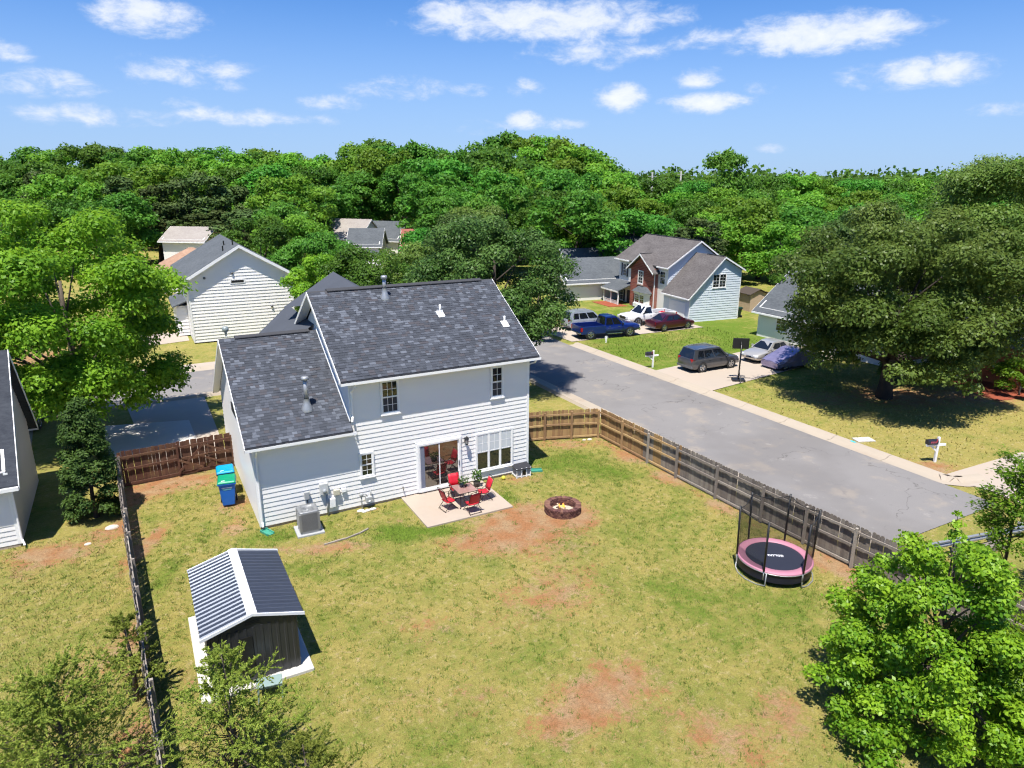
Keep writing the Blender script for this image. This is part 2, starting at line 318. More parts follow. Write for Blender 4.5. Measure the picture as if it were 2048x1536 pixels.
inn = (GX > -14) & (GX < 24) & (GY < 9) & (GY > -26)
GZ = GZ + inn*rng.normal(0, .006, GX.shape)*(GX < 12.)
nx, ny = len(gx), len(gy); I = np.arange(nx*ny).reshape(ny, nx)
me = npmesh('ground', np.stack([GX, GY, GZ], -1).reshape(-1, 3), np.stack([I[:-1, :-1], I[:-1, 1:], I[1:, 1:], I[1:, :-1]], -1).reshape(-1, 4))
fb, fl = fields(GX.ravel(), GY.ravel()); attr(me, 'bare', fb); attr(me, 'lush', fl)
me.materials.append(mg); me.polygons.foreach_set('use_smooth', [True]*len(me.polygons))
tag(link('ground', me), kind='structure')
# ---- grass blades (stuff): short uneven turf near the camera, sparser beyond the street
def blades(n, x0, x1, y0, y1, hmin, hmax, wid, keep, cut):
    x = rng.uniform(x0, x1, n); y = rng.uniform(y0, y1, n)
    fb, fl = fields(x, y)
    k = (rng.random(n) < np.clip(1.1-fb*1.0+fl*.3, .04, 1)) & keep(x, y)
    x, y, fb, fl = x[k], y[k], fb[k], fl[k]; n = len(x)
    h = rng.uniform(hmin, hmax, n)*(1+np.clip(fl, 0, 1)*.7)*np.where(rng.random(n) < .06, 1.7, 1); a = rng.uniform(0, 2*np.pi, n); ln = rng.uniform(.2, 1.1, n)*h; la = rng.uniform(0, 2*np.pi, n)
    z = tz(x, y)
    A = np.stack([x-np.cos(a)*wid, y-np.sin(a)*wid, z-.004], -1); B = np.stack([x+np.cos(a)*wid, y+np.sin(a)*wid, z-.004], -1)
    C = np.stack([x+np.cos(la)*ln, y+np.sin(la)*ln, z+h], -1)
    V = np.stack([A, B, C], 1).reshape(-1, 3); tone = np.repeat(rng.random(n)**1.5, 3)
    return V, np.repeat(fb, 3), np.repeat(fl, 3), tone
def yard(x, y):
    house = (x > -.1) & (x < 12.3) & (y > -.1) | (x > 5.8) & (x < 9.8) & (y > -3.1) & (y < .2)
    shed = (x > -3.1) & (x < 0) & (y > -9.3) & (y < -5)
    pit = (x-11.43)**2+(y+4.32)**2 < .6
    return ~(house | shed | pit)
def over(x, y):
    d1 = (y > 5.4) & (y < 13.2) | (y > 20.9)
    return ~d1
def tufts(n, x0, x1, y0, y1, keep):
    x = rng.uniform(x0, x1, n); y = rng.uniform(y0, y1, n); fb, fl = fields(x, y)
    k = (rng.random(n) < np.clip(.75-fb*.5+fl*.6, .05, 1)) & keep(x, y); x, y, fl = x[k], y[k], fl[k]; m = 12
    X = (x[:, None]+rng.normal(0, .05, (len(x), m))*(1+np.clip(fl, 0, 1))[:, None]).ravel(); Y = (y[:, None]+rng.normal(0, .05, (len(x), m))*(1+np.clip(fl, 0, 1))[:, None]).ravel(); nn = len(X)
    h = rng.uniform(.025, .08, nn); a = rng.uniform(0, 6.28, nn); la = rng.uniform(0, 6.28, nn); ln = rng.uniform(.2, .9, nn)*h; w = .012
    A = np.stack([X-np.cos(a)*w, Y-np.sin(a)*w, 0*X-.004], -1); B = np.stack([X+np.cos(a)*w, Y+np.sin(a)*w, 0*X-.004], -1); C = np.stack([X+np.cos(la)*ln, Y+np.sin(la)*ln, h], -1)
    V = np.stack([A, B, C], 1).reshape(-1, 3); return V, np.zeros(nn*3), np.full(nn*3, 1.4), np.repeat(np.clip(np.repeat(rng.random(len(x)), m)*.5+rng.random(nn)*.35, 0, 1), 3)
bl = [tufts(13000, -4.4, 18, -21, 6.4, yard), tufts(2000, -9.5, -4.4, -17, 3, yard), blades(120000, -4.4, 18, -21, 6.4, .025, .06, .011, yard, 0), blades(26000, -9.5, -4.4, -17, 3, .03, .08, .013, yard, 0), blades(9000, 29.6, 44, -9.5, 21, .05, .12, .03, over, 0)]
V = np.concatenate([q[0] for q in bl]); me = npmesh('grass', V, np.arange(len(V)).reshape(-1, 3))
for i, nm in ((1, 'bare'), (2, 'lush'), (3, 'tone')): attr(me, nm, np.concatenate([q[i] for q in bl]))
me.materials.append(mb)
tag(link('grass', me), 'short patchy green and straw coloured lawn grass', 'grass', kind='stuff')
# ---------------------------------------------------------------- paved sheets that follow the terrain
def sheet(name, quad, n, m, dz, mt, kind='structure'):
    a, b2, c, d = [np.array(q, float) for q in quad]
    u = np.linspace(0, 1, n+1)[None, :, None]; v = np.linspace(0, 1, m+1)[:, None, None]
    Pt = (a*(1-u)+b2*u)*(1-v)+(d*(1-u)+c*u)*v
    z = tz(Pt[..., 0])+dz; V = np.concatenate([Pt, z[..., None]], -1).reshape(-1, 3)
    I = np.arange((n+1)*(m+1)).reshape(m+1, n+1)
    me = npmesh(name, V, np.stack([I[:-1, :-1], I[:-1, 1:], I[1:, 1:], I[1:, :-1]], -1).reshape(-1, 4)); me.materials.append(mt)
    me.polygons.foreach_set('use_smooth', [True]*len(me.polygons))
    return tag(link(name, me), kind=kind)
ma = bpy.data.materials.new('asphalt'); ma.use_nodes = True; t = NT(ma.node_tree); b = t.n['Principled BSDF']; geo = t.new('ShaderNodeNewGeometry').outputs['Position']
c = t.mix(t.noise(geo, .22, 5, .6), (.165, .158, .157), (.225, .212, .202))
c = t.mix(t.maprange(t.noise(geo, .5, 5, .6), .52, .7, 0, .55, True), c, (.30, .255, .205))      # dusty clay wash
c = t.mix(t.maprange(t.noise(geo, 1.1, 4, .6, 1.),   .62, .74, 0, .55, True), c, (.13, .125, .126))     # sealed patches
f = t.math('ADD', .8, t.math('MULTIPLY', t.noise(geo, 30, 4, .7), .4)); c = t.scalecol(c, f)
vo = t.new('ShaderNodeTexVoronoi', feature='DISTANCE_TO_EDGE'); dv = t.new('ShaderNodeVectorMath', operation='ADD'); t.link(geo, dv.inputs[0])
nv = t.new('ShaderNodeTexNoise'); t.link(geo, nv.inputs['Vector']); nv.inputs['Scale'].default_value = .9; nv.inputs['Detail'].default_value = 5
sv = t.new('ShaderNodeVectorMath', operation='SCALE'); t.link(nv.outputs['Color'], sv.inputs[0]); sv.inputs[3].default_value = 2.2; t.link(sv.outputs[0], dv.inputs[1])
t.link(dv.outputs[0], vo.inputs['Vector']); vo.inputs['Scale'].default_value = .17
ck = t.math('MULTIPLY', t.maprange(vo.outputs['Distance'], .0, .007, 1, 0), t.maprange(t.noise(geo, .35, 3), .42, .6, 0, .6, True))
dk = t.maprange(t.noise(geo, .12, 4, .6), .48, .62, 0, .35, True); c = t.mix(dk, c, (.125, .115, .11)); pl = t.maprange(t.noise(geo, .9, 6, .7), .60, .72, 0, .5, True); c = t.mix(pl, c, (.30, .28, .26))
c = t.mix(ck, c, (.06, .055, .05))
t.link(c, b.inputs['Base Color']); b.inputs['Roughness'].default_value = .9; b.inputs['Specular IOR Level'].default_value = .25
bn = t.new('ShaderNodeBump'); bn.inputs['Strength'].default_value = .35; bn.inputs['Distance'].default_value = .01; t.link(t.noise(geo, 60, 4), bn.inputs['Height']); t.link(bn.outputs[0], b.inputs['Normal'])
M['asphalt'] = ma
M['drive'] = mat('drive_concrete', (.38, .32, .26), .85, .1, .35, .15, 20, grime=((.36, .26, .18), .5))
M['kerb'] = mat('kerb_concrete', (.36, .305, .24), .85, .12, .8, .2, 20, grime=((.3, .23, .17), .5))
sheet('road', [(20.9, -12.7), (28.3, -12.7), (28.3, 20.5), (20.9, 20.5)], 20, 60, .03, ma)
sheet('front_street', [(-120, 20.8), (20.9, 20.8), (20.9, 26.6), (-120, 26.6)], 90, 4, .026, ma)
sheet('street_end', [(20.9, 20.5), (28.3, 20.5), (34, 110), (26, 110)], 8, 30, .022, ma)
sheet('sidewalk', [(-120, 27.6), (17, 27.6), (17, 28.9), (-120, 28.9)], 80, 2, .05, M['drive'])
sheet('driveway', [(29.2, 5.5), (29.2, 11.2), (45, 13.2), (45, 7.6)], 8, 24, .04, M['drive'])
sheet('driveway', [(29.2, 21.9), (29.2, 27.6), (43.9, 28.6), (43.6, 21.2)], 8, 24, .04, M['drive'])
sheet('driveway', [(29.3, -19), (29.3, -9.8), (52, -10.5), (52, -18)], 10, 20, .04, M['drive'])
sheet('driveway', [(-3.5, 8.2), (-.15, 8.2), (-.15, 20.8), (-4.6, 20.8)], 8, 14, .03, M['drive'])
sheet('driveway', [(-5.6, 10.5), (-1.3, 11.6), (-1.4, 15.4), (-5.6, 16.5)], 8, 8, .045, M['concw'])
sheet('driveway', [(-11.5, 10), (-8.6, 10), (-9.3, 20.8), (-12.5, 20.8)], 4, 8, .03, M['drive'])
sheet('driveway', [(-3.6, 36.8), (.4, 37.6), (.4, 42), (-3.6, 42)], 4, 4, .03, M['drive'])
# rolled concrete kerbs with gutter, laid in lengths with joints between them
def kerb(name, pts, flip=1):
    pr = [(-.02, .034), (.42, .045), (.5, .075), (.62, .15), (.74, .165), (.9, .165), (1.02, .0)]
    seg = MB()
    for (ax, ay), (bx_, by) in zip(pts[:-1], pts[1:]):
        d = Vector((bx_-ax, by-ay, 0)); L = d.length; d.normalize(); nrm = Vector((d.y, -d.x, 0))*flip
        k = max(1, round(L/3))
        for i in range(k):
            s0, s1 = L*i/k+.012, L*(i+1)/k-.012
            r = []
            for s_ in (s0, s1):
                p = Vector((ax, ay, 0))+d*s_
                for o, z in pr:
                    q = p+nrm*o; r.append((q.x, q.y, tz(p.x+nrm.x*.4)+z))
            n = len(pr); seg.add(r, [(j, j+1, n+j+1, n+j) for j in range(n-1)]+[tuple(range(n)), tuple(range(n, 2*n))[::-1]])
    return tag(seg.build(name, M['kerb']), kind='structure')
kerb('kerb', [(28.3, -10.4), (28.3, 21)])
kerb('kerb', [(20.9, 19.5), (20.9, -12.4)])
kerb('kerb', [(-120, 26.6), (20, 26.6)], -1)
kerb('kerb', [(20.5, 20.8), (-120, 20.8)], -1)
kerb('kerb', [(28.3, -10.4), (29, -11.1), (30.4, -11.5)], -1)
sheet('paint_mark', [(29.02, -5.3), (29.18, -5.3), (29.18, -5.0), (29.02, -5.0)], 1, 1, .172, mat('survey_paint', (.02, .45, .55), .6))
# patio slab
q = MB(); q.bx(5.85, 9.75, -3.05, .05, -.08, .07); o = q.build('patio_slab', M['concrete'], bevel=.015); tag(o, kind='structure')
# ---------------------------------------------------------------- building kit
def siding(wall, o, u, n, z0, z1, lo, hi, step=.197, mt=None, proud=.026, mn=.25):
    """lap boards, each one an object: o origin, u along the wall, n outwards, lo/hi(z) the ends"""
    o, u, n = Vector(o), Vector(u), Vector(n); z = z0
    while z < z1-.03:
        zt = min(z+step, z1); zl = min(zt+.006, z1)
        a0, a1, b0, b1 = lo(z), hi(z), lo(zl), hi(zl)
        if a1-a0 > mn and b1-b0 > -.001:
            P_ = lambda s_, d, zz: o+u*s_+n*d+Vector((0, 0, zz))
            MB().hexa([P_(a0, 0, z), P_(a1, 0, z), P_(a1, proud, z), P_(a0, proud, z), P_(b0, 0, zl), P_(b1, 0, zl), P_(b1, .006, zl), P_(b0, .006, zl)]).build('siding_board', mt or M['vinyl'], wall)
        z = zt
def window(house, o, u, n, w, h, cols, rows, sashes=2, glass=None, lowgrid=True, blind=False, trim=.075, units=1, shutters=None, lowglass=None):
    """window at lower left corner o (on the wall face); frame with muntins, every pane its own piece"""
    o, u, n = Vector(o), Vector(u), Vector(n); up = Vector((0, 0, 1)); glass = glass or M['glass']
    f = MB(); panes = []
    def bxl(a0, a1, c0, c1, d0, d1, mb=None):
        p = [o+u*a+n*d+up*c for c in (c0, c1) for (a, d) in ((a0, d0), (a1, d0), (a1, d1), (a0, d1))]
        (mb or f).hexa(p)
    D0, D1 = -.01, .055
    bxl(0, trim, 0, h, D0, D1); bxl(w-trim, w, 0, h, D0, D1); bxl(trim, w-trim, h-trim, h, D0, D1); bxl(trim-.04, w-trim+.04, 0, trim, D0, D1+.015)
    bxl(-.03, w+.03, -.03, -.002, D0, D1+.03)
    uw = (w-2*trim)/units
    for k in range(units):
        x0 = trim+k*uw; x1 = x0+uw
        if k: bxl(x0-.03, x0+.03, trim, h-trim, D0, D1-.004)
        ia, ib = x0+(.03 if k else 0), x1-(.03 if k < units-1 else 0)
        mid = (trim+h-trim)/2
        for s_ in range(sashes):
            c0 = trim if sashes == 1 or s_ == 0 else mid; c1 = mid if sashes == 2 and s_ == 0 else h-trim
            d = .038 if s_ == 1 else .024
            bxl(ia, ib, c0, c0+.032, D0, d+.012); bxl(ia, ib, c1-.032, c1, D0, d+.010); bxl(ia, ia+.03, c0+.032, c1-.032, D0, d+.008); bxl(ib-.03, ib, c0+.032, c1-.032, D0, d+.006)
            g = s_ == 1 or sashes == 1 or lowgrid
            cc, rr = (cols, rows) if g else (1, 1)
            pw, ph = (ib-ia-.06)/cc, (c1-c0-.064)/rr
            for i in range(cc):
                for j in range(rr):
                    q = MB(); e = .009 if cc > 1 else 0
                    bxl(ia+.03+i*pw+e, ia+.03+(i+1)*pw-e, c0+.032+j*ph+(.009 if rr > 1 else 0), c0+.032+(j+1)*ph-(.009 if rr > 1 else 0), d-.03, d, q)
                    panes.append((q, (M['blind'] if blind and s_ == 1 else (lowglass or glass) if s_ == 0 else glass)))
            for i in range(1, cc): bxl(ia+.03+i*pw-.009, ia+.03+i*pw+.009, c0+.032, c1-.032, D0, d+.004)
            for j in range(1, rr): bxl(ia+.03, ib-.03, c0+.032+j*ph-.009, c0+.032+j*ph+.009, D0, d+.003)
    wo = f.build('window', M['trim'], house)
    for q, g in panes: q.build('pane', g, wo)
    if shutters:
        for sx in (-.42, w+.04):
            q = MB()
            p = [o+u*a+n*d+up*c for c in (0, h) for (a, d) in ((sx, 0), (sx+.38, 0), (sx+.38, .035), (sx, .035))]; q.hexa(p)
            for kk in range(14):
                c = .05+kk*(h-.1)/14; p = [o+u*a+n*d+up*cc for cc in (c, c+.05) for (a, d) in ((sx+.05, .02), (sx+.33, .02), (sx+.33, .05), (sx+.05, .05))]; q.hexa(p)
            q.build('shutter', shutters, house)
    return wo
mr = bpy.data.materials.new('shingle'); mr.use_nodes = True; t = NT(mr.node_tree); b = t.n['Principled BSDF']
def shingle_nodes(t, rnd, dark, light, warm):
    geo = t.new('ShaderNodeNewGeometry').outputs['Position']
    cr = t.new('ShaderNodeValToRGB'); t.link(rnd, cr.inputs[0]); cr.color_ramp.interpolation = 'CONSTANT'
    e = cr.color_ramp.elements; e[0].position = 0; e[0].color = (*[c*.82 for c in dark], 1); e[1].position = .3; e[1].color = (*dark, 1)
    for p, c in ((.52, [c*1.18 for c in dark]), (.7, warm), (.8, [(a+b_)/2 for a, b_ in zip(dark, light)]), (.87, light), (.95, [c*1.12 for c in light])):
        q = e.new(p); q.color = (*c, 1)
    f = t.math('ADD', .72, t.math('MULTIPLY', t.noise(geo, 22, 5, .75), .56)); f = t.math('MULTIPLY', f, t.math('ADD', .8, t.math('MULTIPLY', t.noise(geo, .7, 3), .4)))
    return t.scalecol(cr.outputs[0], f)
geo = t.new('ShaderNodeNewGeometry'); 
t.link(shingle_nodes(t, geo.outputs['Random Per Island'], (.054, .060, .074), (.098, .108, .130), (.060, .058, .066)), b.inputs['Base Color']); b.inputs['Roughness'].default_value = .9; b.inputs['Specular IOR Level'].default_value = .3
mr1 = bpy.data.materials.new('shingle_tab'); mr1.use_nodes = True; t = NT(mr1.node_tree); b = t.n['Principled BSDF']
t.link(shingle_nodes(t, t.new('ShaderNodeObjectInfo').outputs['Random'], (.054, .060, .074), (.098, .108, .130), (.060, .058, .066)), b.inputs['Base Color']); b.inputs['Roughness'].default_value = .9; b.inputs['Specular IOR Level'].default_value = .3
def shingles(roof, o, u, s_, U, L, n_single=0, exposure=.143, seed=1, clip=None):
    """tabs laid course by course; the n_single nearest the eave are objects, the rest one part of kind stuff"""
    rg = random.Random(seed); o, u, s_ = Vector(o), Vector(u).normalized(), Vector(s_).normalized(); n = u.cross(s_).normalized()
    if n.z < 0: n = -n
    rest = MB(); k = 0; rows = int(L/exposure)
    sizes = {w_: None for w_ in (.15, .2, .27)}
    fr = Matrix((u, s_, n)).transposed().to_4x4()
    for r in range(rows):
        x = -rg.random()*.25; y0 = r*exposure
        while x < U:
            w_ = rg.choice((.15, .2, .27)); a, b_ = max(x, 0), min(x+w_, U); x += w_
            if b_-a < .05 or (clip and not clip((a+b_)/2, y0)): continue
            th = rg.choice((.012, .016, .021))
            if k < n_single and b_-a > w_-.001:
                k += 1
                if sizes[w_] is None:
                    q = MB(); q.hexa([(0, 0, 0), (w_-.005, 0, 0), (w_-.005, exposure+.03, 0), (0, exposure+.03, 0), (0, 0, .016), (w_-.005, 0, .016), (w_-.005, exposure+.03, .004), (0, exposure+.03, .004)])
                    sizes[w_] = q.mesh('shingle'); sizes[w_].materials.append(mr1)
                ob = link('shingle', sizes[w_], roof); ob.matrix_local = Matrix.Translation(o+u*a+s_*y0+n*.001) @ fr
            else:
                P_ = lambda i, j, d: o+u*i+s_*j+n*d
                y1 = y0+exposure+.03; b2 = b_-.005
                rest.add([P_(a, y0, 0), P_(b2, y0, 0), P_(b2, y1, 0), P_(a, y1, 0), P_(a, y0, th), P_(b2, y0, th), P_(b2, y1, .003), P_(a, y1, .003)], [(4, 5, 6, 7), (0, 1, 5, 4), (1, 2, 6, 5), (3, 0, 4, 7)])
    if rest.v:
        ob = rest.build('shingles', mr, roof); ob['kind'] = 'stuff'
def gable_roof(house, mt, a, b_, ev, ridge_z, slope_over, rake, thick=.12, name='roof', axis='x', soffit=True):
    pass
def slab(pts, thick, mt, name, parent, down=(0, 0, -1)):
    q = MB(); q.poly(pts, Vector(down)*thick); return q.build(name, mt, parent)
def gutter(house, a, b_, mt=None, out=(0, -1, 0), w=.11, h=.11):
    a, b_, out = Vector(a), Vector(b_), Vector(out); q = MB(); up = Vector((0, 0, 1))
    for d0, d1, z0, z1 in ((0, .008, 0, h), (w-.01, w, .0, h), (.008, w-.01, 0, .01)):
        q.hexa([a+out*d0+up*z0, b_+out*d0+up*z0, b_+out*d1+up*z0, a+out*d1+up*z0, a+out*d0+up*z1, b_+out*d0+up*z1, b_+out*d1+up*z1, a+out*d1+up*z1])
    q.hexa([b_+out*w*0+up*z for z in ()] or [a+up*0, a+out*w, a+out*w+(b_-a).normalized()*.01, a+(b_-a).normalized()*.01, a+up*h, a+out*w+up*h, a+out*w+up*h+(b_-a).normalized()*.01, a+up*h+(b_-a).normalized()*.01])
    return q.build('gutter', mt or M['trim'], house)
def pipe(house, pts, r, mt, name='downspout', n=6): return MB().tube(pts, r, n).build(name, mt, house)
# ---------------------------------------------------------------- the white house in the middle
H_ = thing('house', 'two storey white vinyl house with dark grey shingle roof and patio door', 'house')
# --- wall cores
def core(name, pts, d, mt=None): return slab(pts, 1, mt or M['vinyl'], name, H_, d)
wb = core('back_wall', [(0, .0, .12), (12.2, 0, .12), (12.2, 0, 5.66), (3.87, 0, 5.66), (3.87, 0, 3.62), (0, 0, 3.62)], (0, .12, 0)); wb['label'] = 'sunlit back wall of white lap siding'
siding(wb, (0, 0, 0), (1, 0, 0), (0, -1, 0), .12, 5.62, lambda z: .09 if z < 3.5 else 3.97, lambda z: 12.11)
ww = core('side_wall', [(0, .125, .12), (0, 9.9, .12), (0, 9.9, 3.3), (0, 4.82, 6.62), (0, .125, 3.66)], (.12, 0, 0)); ww['label'] = 'left gable wall of white lap siding'
gl = lambda z: .09 if z < 3.6 else (z-3.6)/.61+.03; gh = lambda z: 9.85 if z < 3.3 else 4.82+(6.6-z)/.66
siding(ww, (0, 0, 0), (0, 1, 0), (-1, 0, 0), .12, 6.5, gl, gh)
wu = core('upper_gable_wall', [(3.87, .125, 3.3), (3.87, 8.6, 3.3), (3.87, 8.6, 5.66), (3.87, 4.34, 8.42), (3.87, .125, 5.7)], (.12, 0, 0))
siding(wu, (3.87, 0, 0), (0, 1, 0), (-1, 0, 0), 3.9, 8.3, lambda z: .09 if z < 5.6 else (z-5.6)/.61, lambda z: 8.55 if z < 5.6 else 8.6-(z-5.6)/.61)
wr = core('right_wall', [(12.2, .125, .12), (12.2, 8.68, .12), (12.2, 8.68, 5.6), (12.2, 4.34, 8.42), (12.2, .125, 5.7)], (-.12, 0, 0))
siding(wr, (12.2, 0, 0), (0, 1, 0), (1, 0, 0), .12, 8.3, lambda z: .09 if z < 5.6 else (z-5.6)/.61, lambda z: 8.55 if z < 5.6 else 8.6-(z-5.6)/.61)
q = MB(); q.bx(.0, 3.86, 9.78, 9.9, .1, 3.6); q.bx(3.99, 12.08, 8.56, 8.68, .1, 5.6); q.bx(3.75, 3.865, 8.7, 9.78, .1, 5.2); q.build('front_wall', M['vinyl'], H_)
q = MB(); q.bx(.02, 12.18, .02, .14, -.1, .12); q.bx(.02, .14, .145, 9.8, -.1, .12); q.bx(12.06, 12.18, .145, 8.6, -.1, .12); q.build('foundation', M['found'], H_)
for x0, y0, z1, nm in ((0, 0, 3.56, 0), (12.2, 0, 5.6, 1), (3.87, 0, 5.6, 2)):
    q = MB(); s_ = 1 if nm != 1 else -1
    q.bx(min(x0, x0+s_*.09), max(x0, x0+s_*.09), -.035, -.001, .12 if nm < 2 else 3.95, z1); 
    q.bx(min(x0-s_*.035, x0-s_*.001), max(x0-s_*.035, x0-s_*.001), -.035, .09, .12 if nm < 2 else 4.1, z1); q.build('corner_board', M['trim'], H_)
# --- roofs (deck, fascia, shingles)
SL = math.sqrt(1+.61**2)
mdeck = mat('roof_deck', (.045, .046, .052), .9, .2, 14)
def plane_roof(name, x0, x1, y0, z0, y1, z1, n_single=0, seed=1, clip=None, thick=.1):
    r = slab([(x0, y0, z0), (x1, y0, z0), (x1, y1, z1), (x0, y1, z1)], thick, mdeck, name, H_)
    L = math.hypot(y1-y0, z1-z0)
    shingles(r, (x0, y0, z0+.001), (1, 0, 0), (0, y1-y0, z1-z0), x1-x0, L, n_single, seed=seed, clip=clip)
    return r
ru = plane_roof('roof', 3.45, 12.55, -.40, 5.74, 4.34, 8.63, 0, 2); ru['label'] = 'upper dark shingle roof slope'
slab([(3.45, 4.345, 8.63), (12.55, 4.345, 8.63), (12.55, 9.08, 5.74), (3.45, 9.08, 5.74)], .1, mdeck, 'front_roof', H_)
rw = plane_roof('wing_roof', -.31, 3.84, -.40, 3.65, 4.80, 6.82, 300, 3); rw['label'] = 'lower dark shingle roof slope over the wing'
slab([(-.31, 4.805, 6.82), (3.84, 4.805, 6.82), (3.84, 10.6, 3.0), (-.31, 10.6, 3.0)], .1, mdeck, 'front_wing_roof', H_)
def vent(a, b_, w=.16):
    q = MB(); a, b_ = Vector(a), Vector(b_); d = (b_-a).normalized(); 
    for s_ in (-1, 1):
        sd = Vector((-d.y, d.x, 0))*s_*w; q.poly([a, b_, b_+sd-Vector((0, 0, .085)), a+sd-Vector((0, 0, .085))], (0, 0, .035))
    return q.build('ridge_vent', M['ridge'], H_)
vent((4.3, 4.34, 8.68), (11.9, 4.34, 8.68)); vent((.35, 4.80, 6.87), (3.5, 4.80, 6.87))
# cross gables at the front whose tops show over the ridges
q = MB(); q.add([(5.75, 4.42, 8.66), (5.75, 8.6, 8.90), (3.2, 8.6, 7.3), (4.6, 4.5, 8.0), (8.3, 8.6, 7.3), (6.9, 4.5, 8.0)], [(0, 1, 2, 3), (0, 5, 4, 1), (1, 4, 2)]); q.build('cross_gable_roof', mr, H_)
q = MB(); q.add([(3.84, 5.2, 7.0), (3.84, 11.0, 7.0), (.9, 11.0, 4.45), (.9, 7.5, 4.45), (3.84, 11.0, 3.4), (.9, 11, 3.4)], [(0, 1, 2, 3), (1, 4, 5, 2)]); q.build('front_gable_roof', mr, H_)
# fascia, soffits, rakes, gutters
q = MB(); q.bx(3.46, 12.54, -.385, -.37, 5.55, 5.66); q.build('fascia', M['trim'], H_)
q = MB(); q.bx(-.3, 3.85, -.385, -.37, 3.46, 3.56); q.build('fascia', M['trim'], H_)
q = MB(); q.bx(3.46, 12.54, -.37, -.03, 5.548, 5.57); q.bx(-.3, 3.86, -.37, -.03, 3.458, 3.48); q.build('soffit', M['soffit'], H_)
gutter(H_, (3.42, -.39, 5.57), (12.58, -.39, 5.57)); gutter(H_, (-.34, -.39, 3.49), (3.96, -.39, 3.49))
def rake(x, ya, za, yb, zb, w=.17, xin=None):
    q = MB(); q.hexa([(x, ya, za-w), (x+.025, ya, za-w), (x+.025, yb, zb-w), (x, yb, zb-w), (x, ya, za-.005), (x+.025, ya, za-.005), (x+.025, yb, zb-.005), (x, yb, zb-.005)]); q.build('rake_board', M['trim'], H_)
    if xin is not None:
        a, b_ = sorted((x+.012, xin)); q = MB(); q.hexa([(a, ya, za-w), (b_, ya, za-w), (b_, yb, zb-w), (a, yb, zb-w), (a, ya, za-w+.02), (b_, ya, za-w+.02), (b_, yb, zb-w+.02), (a, yb, zb-w+.02)]); q.build('rake_soffit', M['trim'], H_)
rake(-.335, -.4, 3.65, 4.8, 6.82, .17, -.03); rake(-.335, 4.8, 6.82, 10.6, 3.0, .17, -.03)
rake(3.425, -.4, 5.74, 4.34, 8.63, .17, 3.84); rake(3.425, 4.34, 8.63, 9.08, 5.74, .17, 3.84); rake(12.55, -.4, 5.74, 4.34, 8.63, .17, 12.23); rake(12.55, 4.34, 8.63, 9.08, 5.74, .17, 12.23)
pipe(H_, [(.06, -.43, 3.5), (.06, -.40, 3.36), (.07, -.09, 3.12), (.07, -.075, .35), (.05, -.2, .18)], .042, M['trim'])
pipe(H_, [(4.02, -.43, 5.58), (4.02, -.40, 5.44), (3.93, -.10, 5.2), (3.93, -.08, 4.15), (3.84, -.3, 3.98)], .042, M['trim'])
pipe(H_, [(12.42, -.30, 5.58), (12.42, -.28, 5.44), (12.28, .2, 5.2), (12.28, .22, .3), (12.36, .05, .18)], .042, M['trim'])
# step flashing where the wing roof meets the upper gable
q = MB(); q.hexa([(3.80, -.05, 3.93), (3.84, -.05, 3.93), (3.84, 4.7, 6.83), (3.80, 4.7, 6.83), (3.83, -.05, 4.06), (3.842, -.05, 4.06), (3.842, 4.7, 6.95), (3.83, 4.7, 6.95)]); q.build('flashing', M['trim'], H_)
# gable slot vent in the left wall
q = MB(); q.bx(-.06, -.02, 4.15, 5.3, 3.45, 3.85); q.build('gable_vent', M['black'], H_)
# --- windows and patio door
Y0 = (1, 0, 0); N0 = (0, -1, 0)
window(H_, (5.14, -.02, 3.98), Y0, N0, .82, 1.5, 3, 2, lowglass=M['screen'])
window(H_, (10.23, -.02, 3.94), Y0, N0, .66, 1.5, 2, 2, lowglass=M['screen'])
window(H_, (4.10, -.02, 1.36), Y0, N0, .62, 1.12, 2, 2)
window(H_, (9.45, -.02, .52), Y0, N0, 1.92, 1.86, 2, 2, units=3, blind=True, lowgrid=False)
d = MB(); x0, x1, z0, z1 = 6.64, 8.70, .14, 2.40
d.bx(x0, x0+.09, -.11, -.02, z0, z1); d.bx(x1-.09, x1, -.11, -.02, z0, z1); d.bx(x0+.09, x1-.09, -.11, -.02, z1-.09, z1); d.bx(x0+.09, x1-.09, -.13, -.02, z0, z0+.1)
d.bx(x0-.06, x0-.002, -.06, -.02, z0, z1+.06); d.bx(x1+.002, x1+.06, -.06, -.02, z0, z1+.06); d.bx(x0, x1, -.06, -.02, z1+.002, z1+.06)
door = d.build('patio_door', M['trim'], H_)
xm = 7.66
for a, b_, dd in ((x0+.09, xm+.03, -.085), (xm-.03, x1-.09, -.06)):
    q = MB(); w_ = .045; e = -.001 if dd < -.07 else 0
    q.bx(a, a+w_, dd, dd+.022, z0+.1, z1-.09); q.bx(b_-w_, b_, dd, dd+.022, z0+.1, z1-.09); q.bx(a+w_, b_-w_, dd, dd+.022, z0+.1, z0+.17); q.bx(a+w_, b_-w_, dd, dd+.022, z1-.13, z1-.09)
    q.build('sash', M['trim'], door)
    c0 = a+w_+(.2 if dd < -.07 else 0)
    MB().bx(c0, b_-w_, dd+.008, dd+.014, z0+.17, z1-.13).build('pane', M['doorglass'], door)
q = MB()
for k in range(3): q.bx(x0+.137+k*.066, x0+.137+k*.066+.062, -.078, -.07, z0+.17, z1-.13)
q.build('vertical_blind', mat('vertical_blind', (.16, .18, .24), .6), door)
MB().bx(8.58, 8.6, -.15, -.11, 1.1, 1.32).build('handle', M['darkmetal'], door)
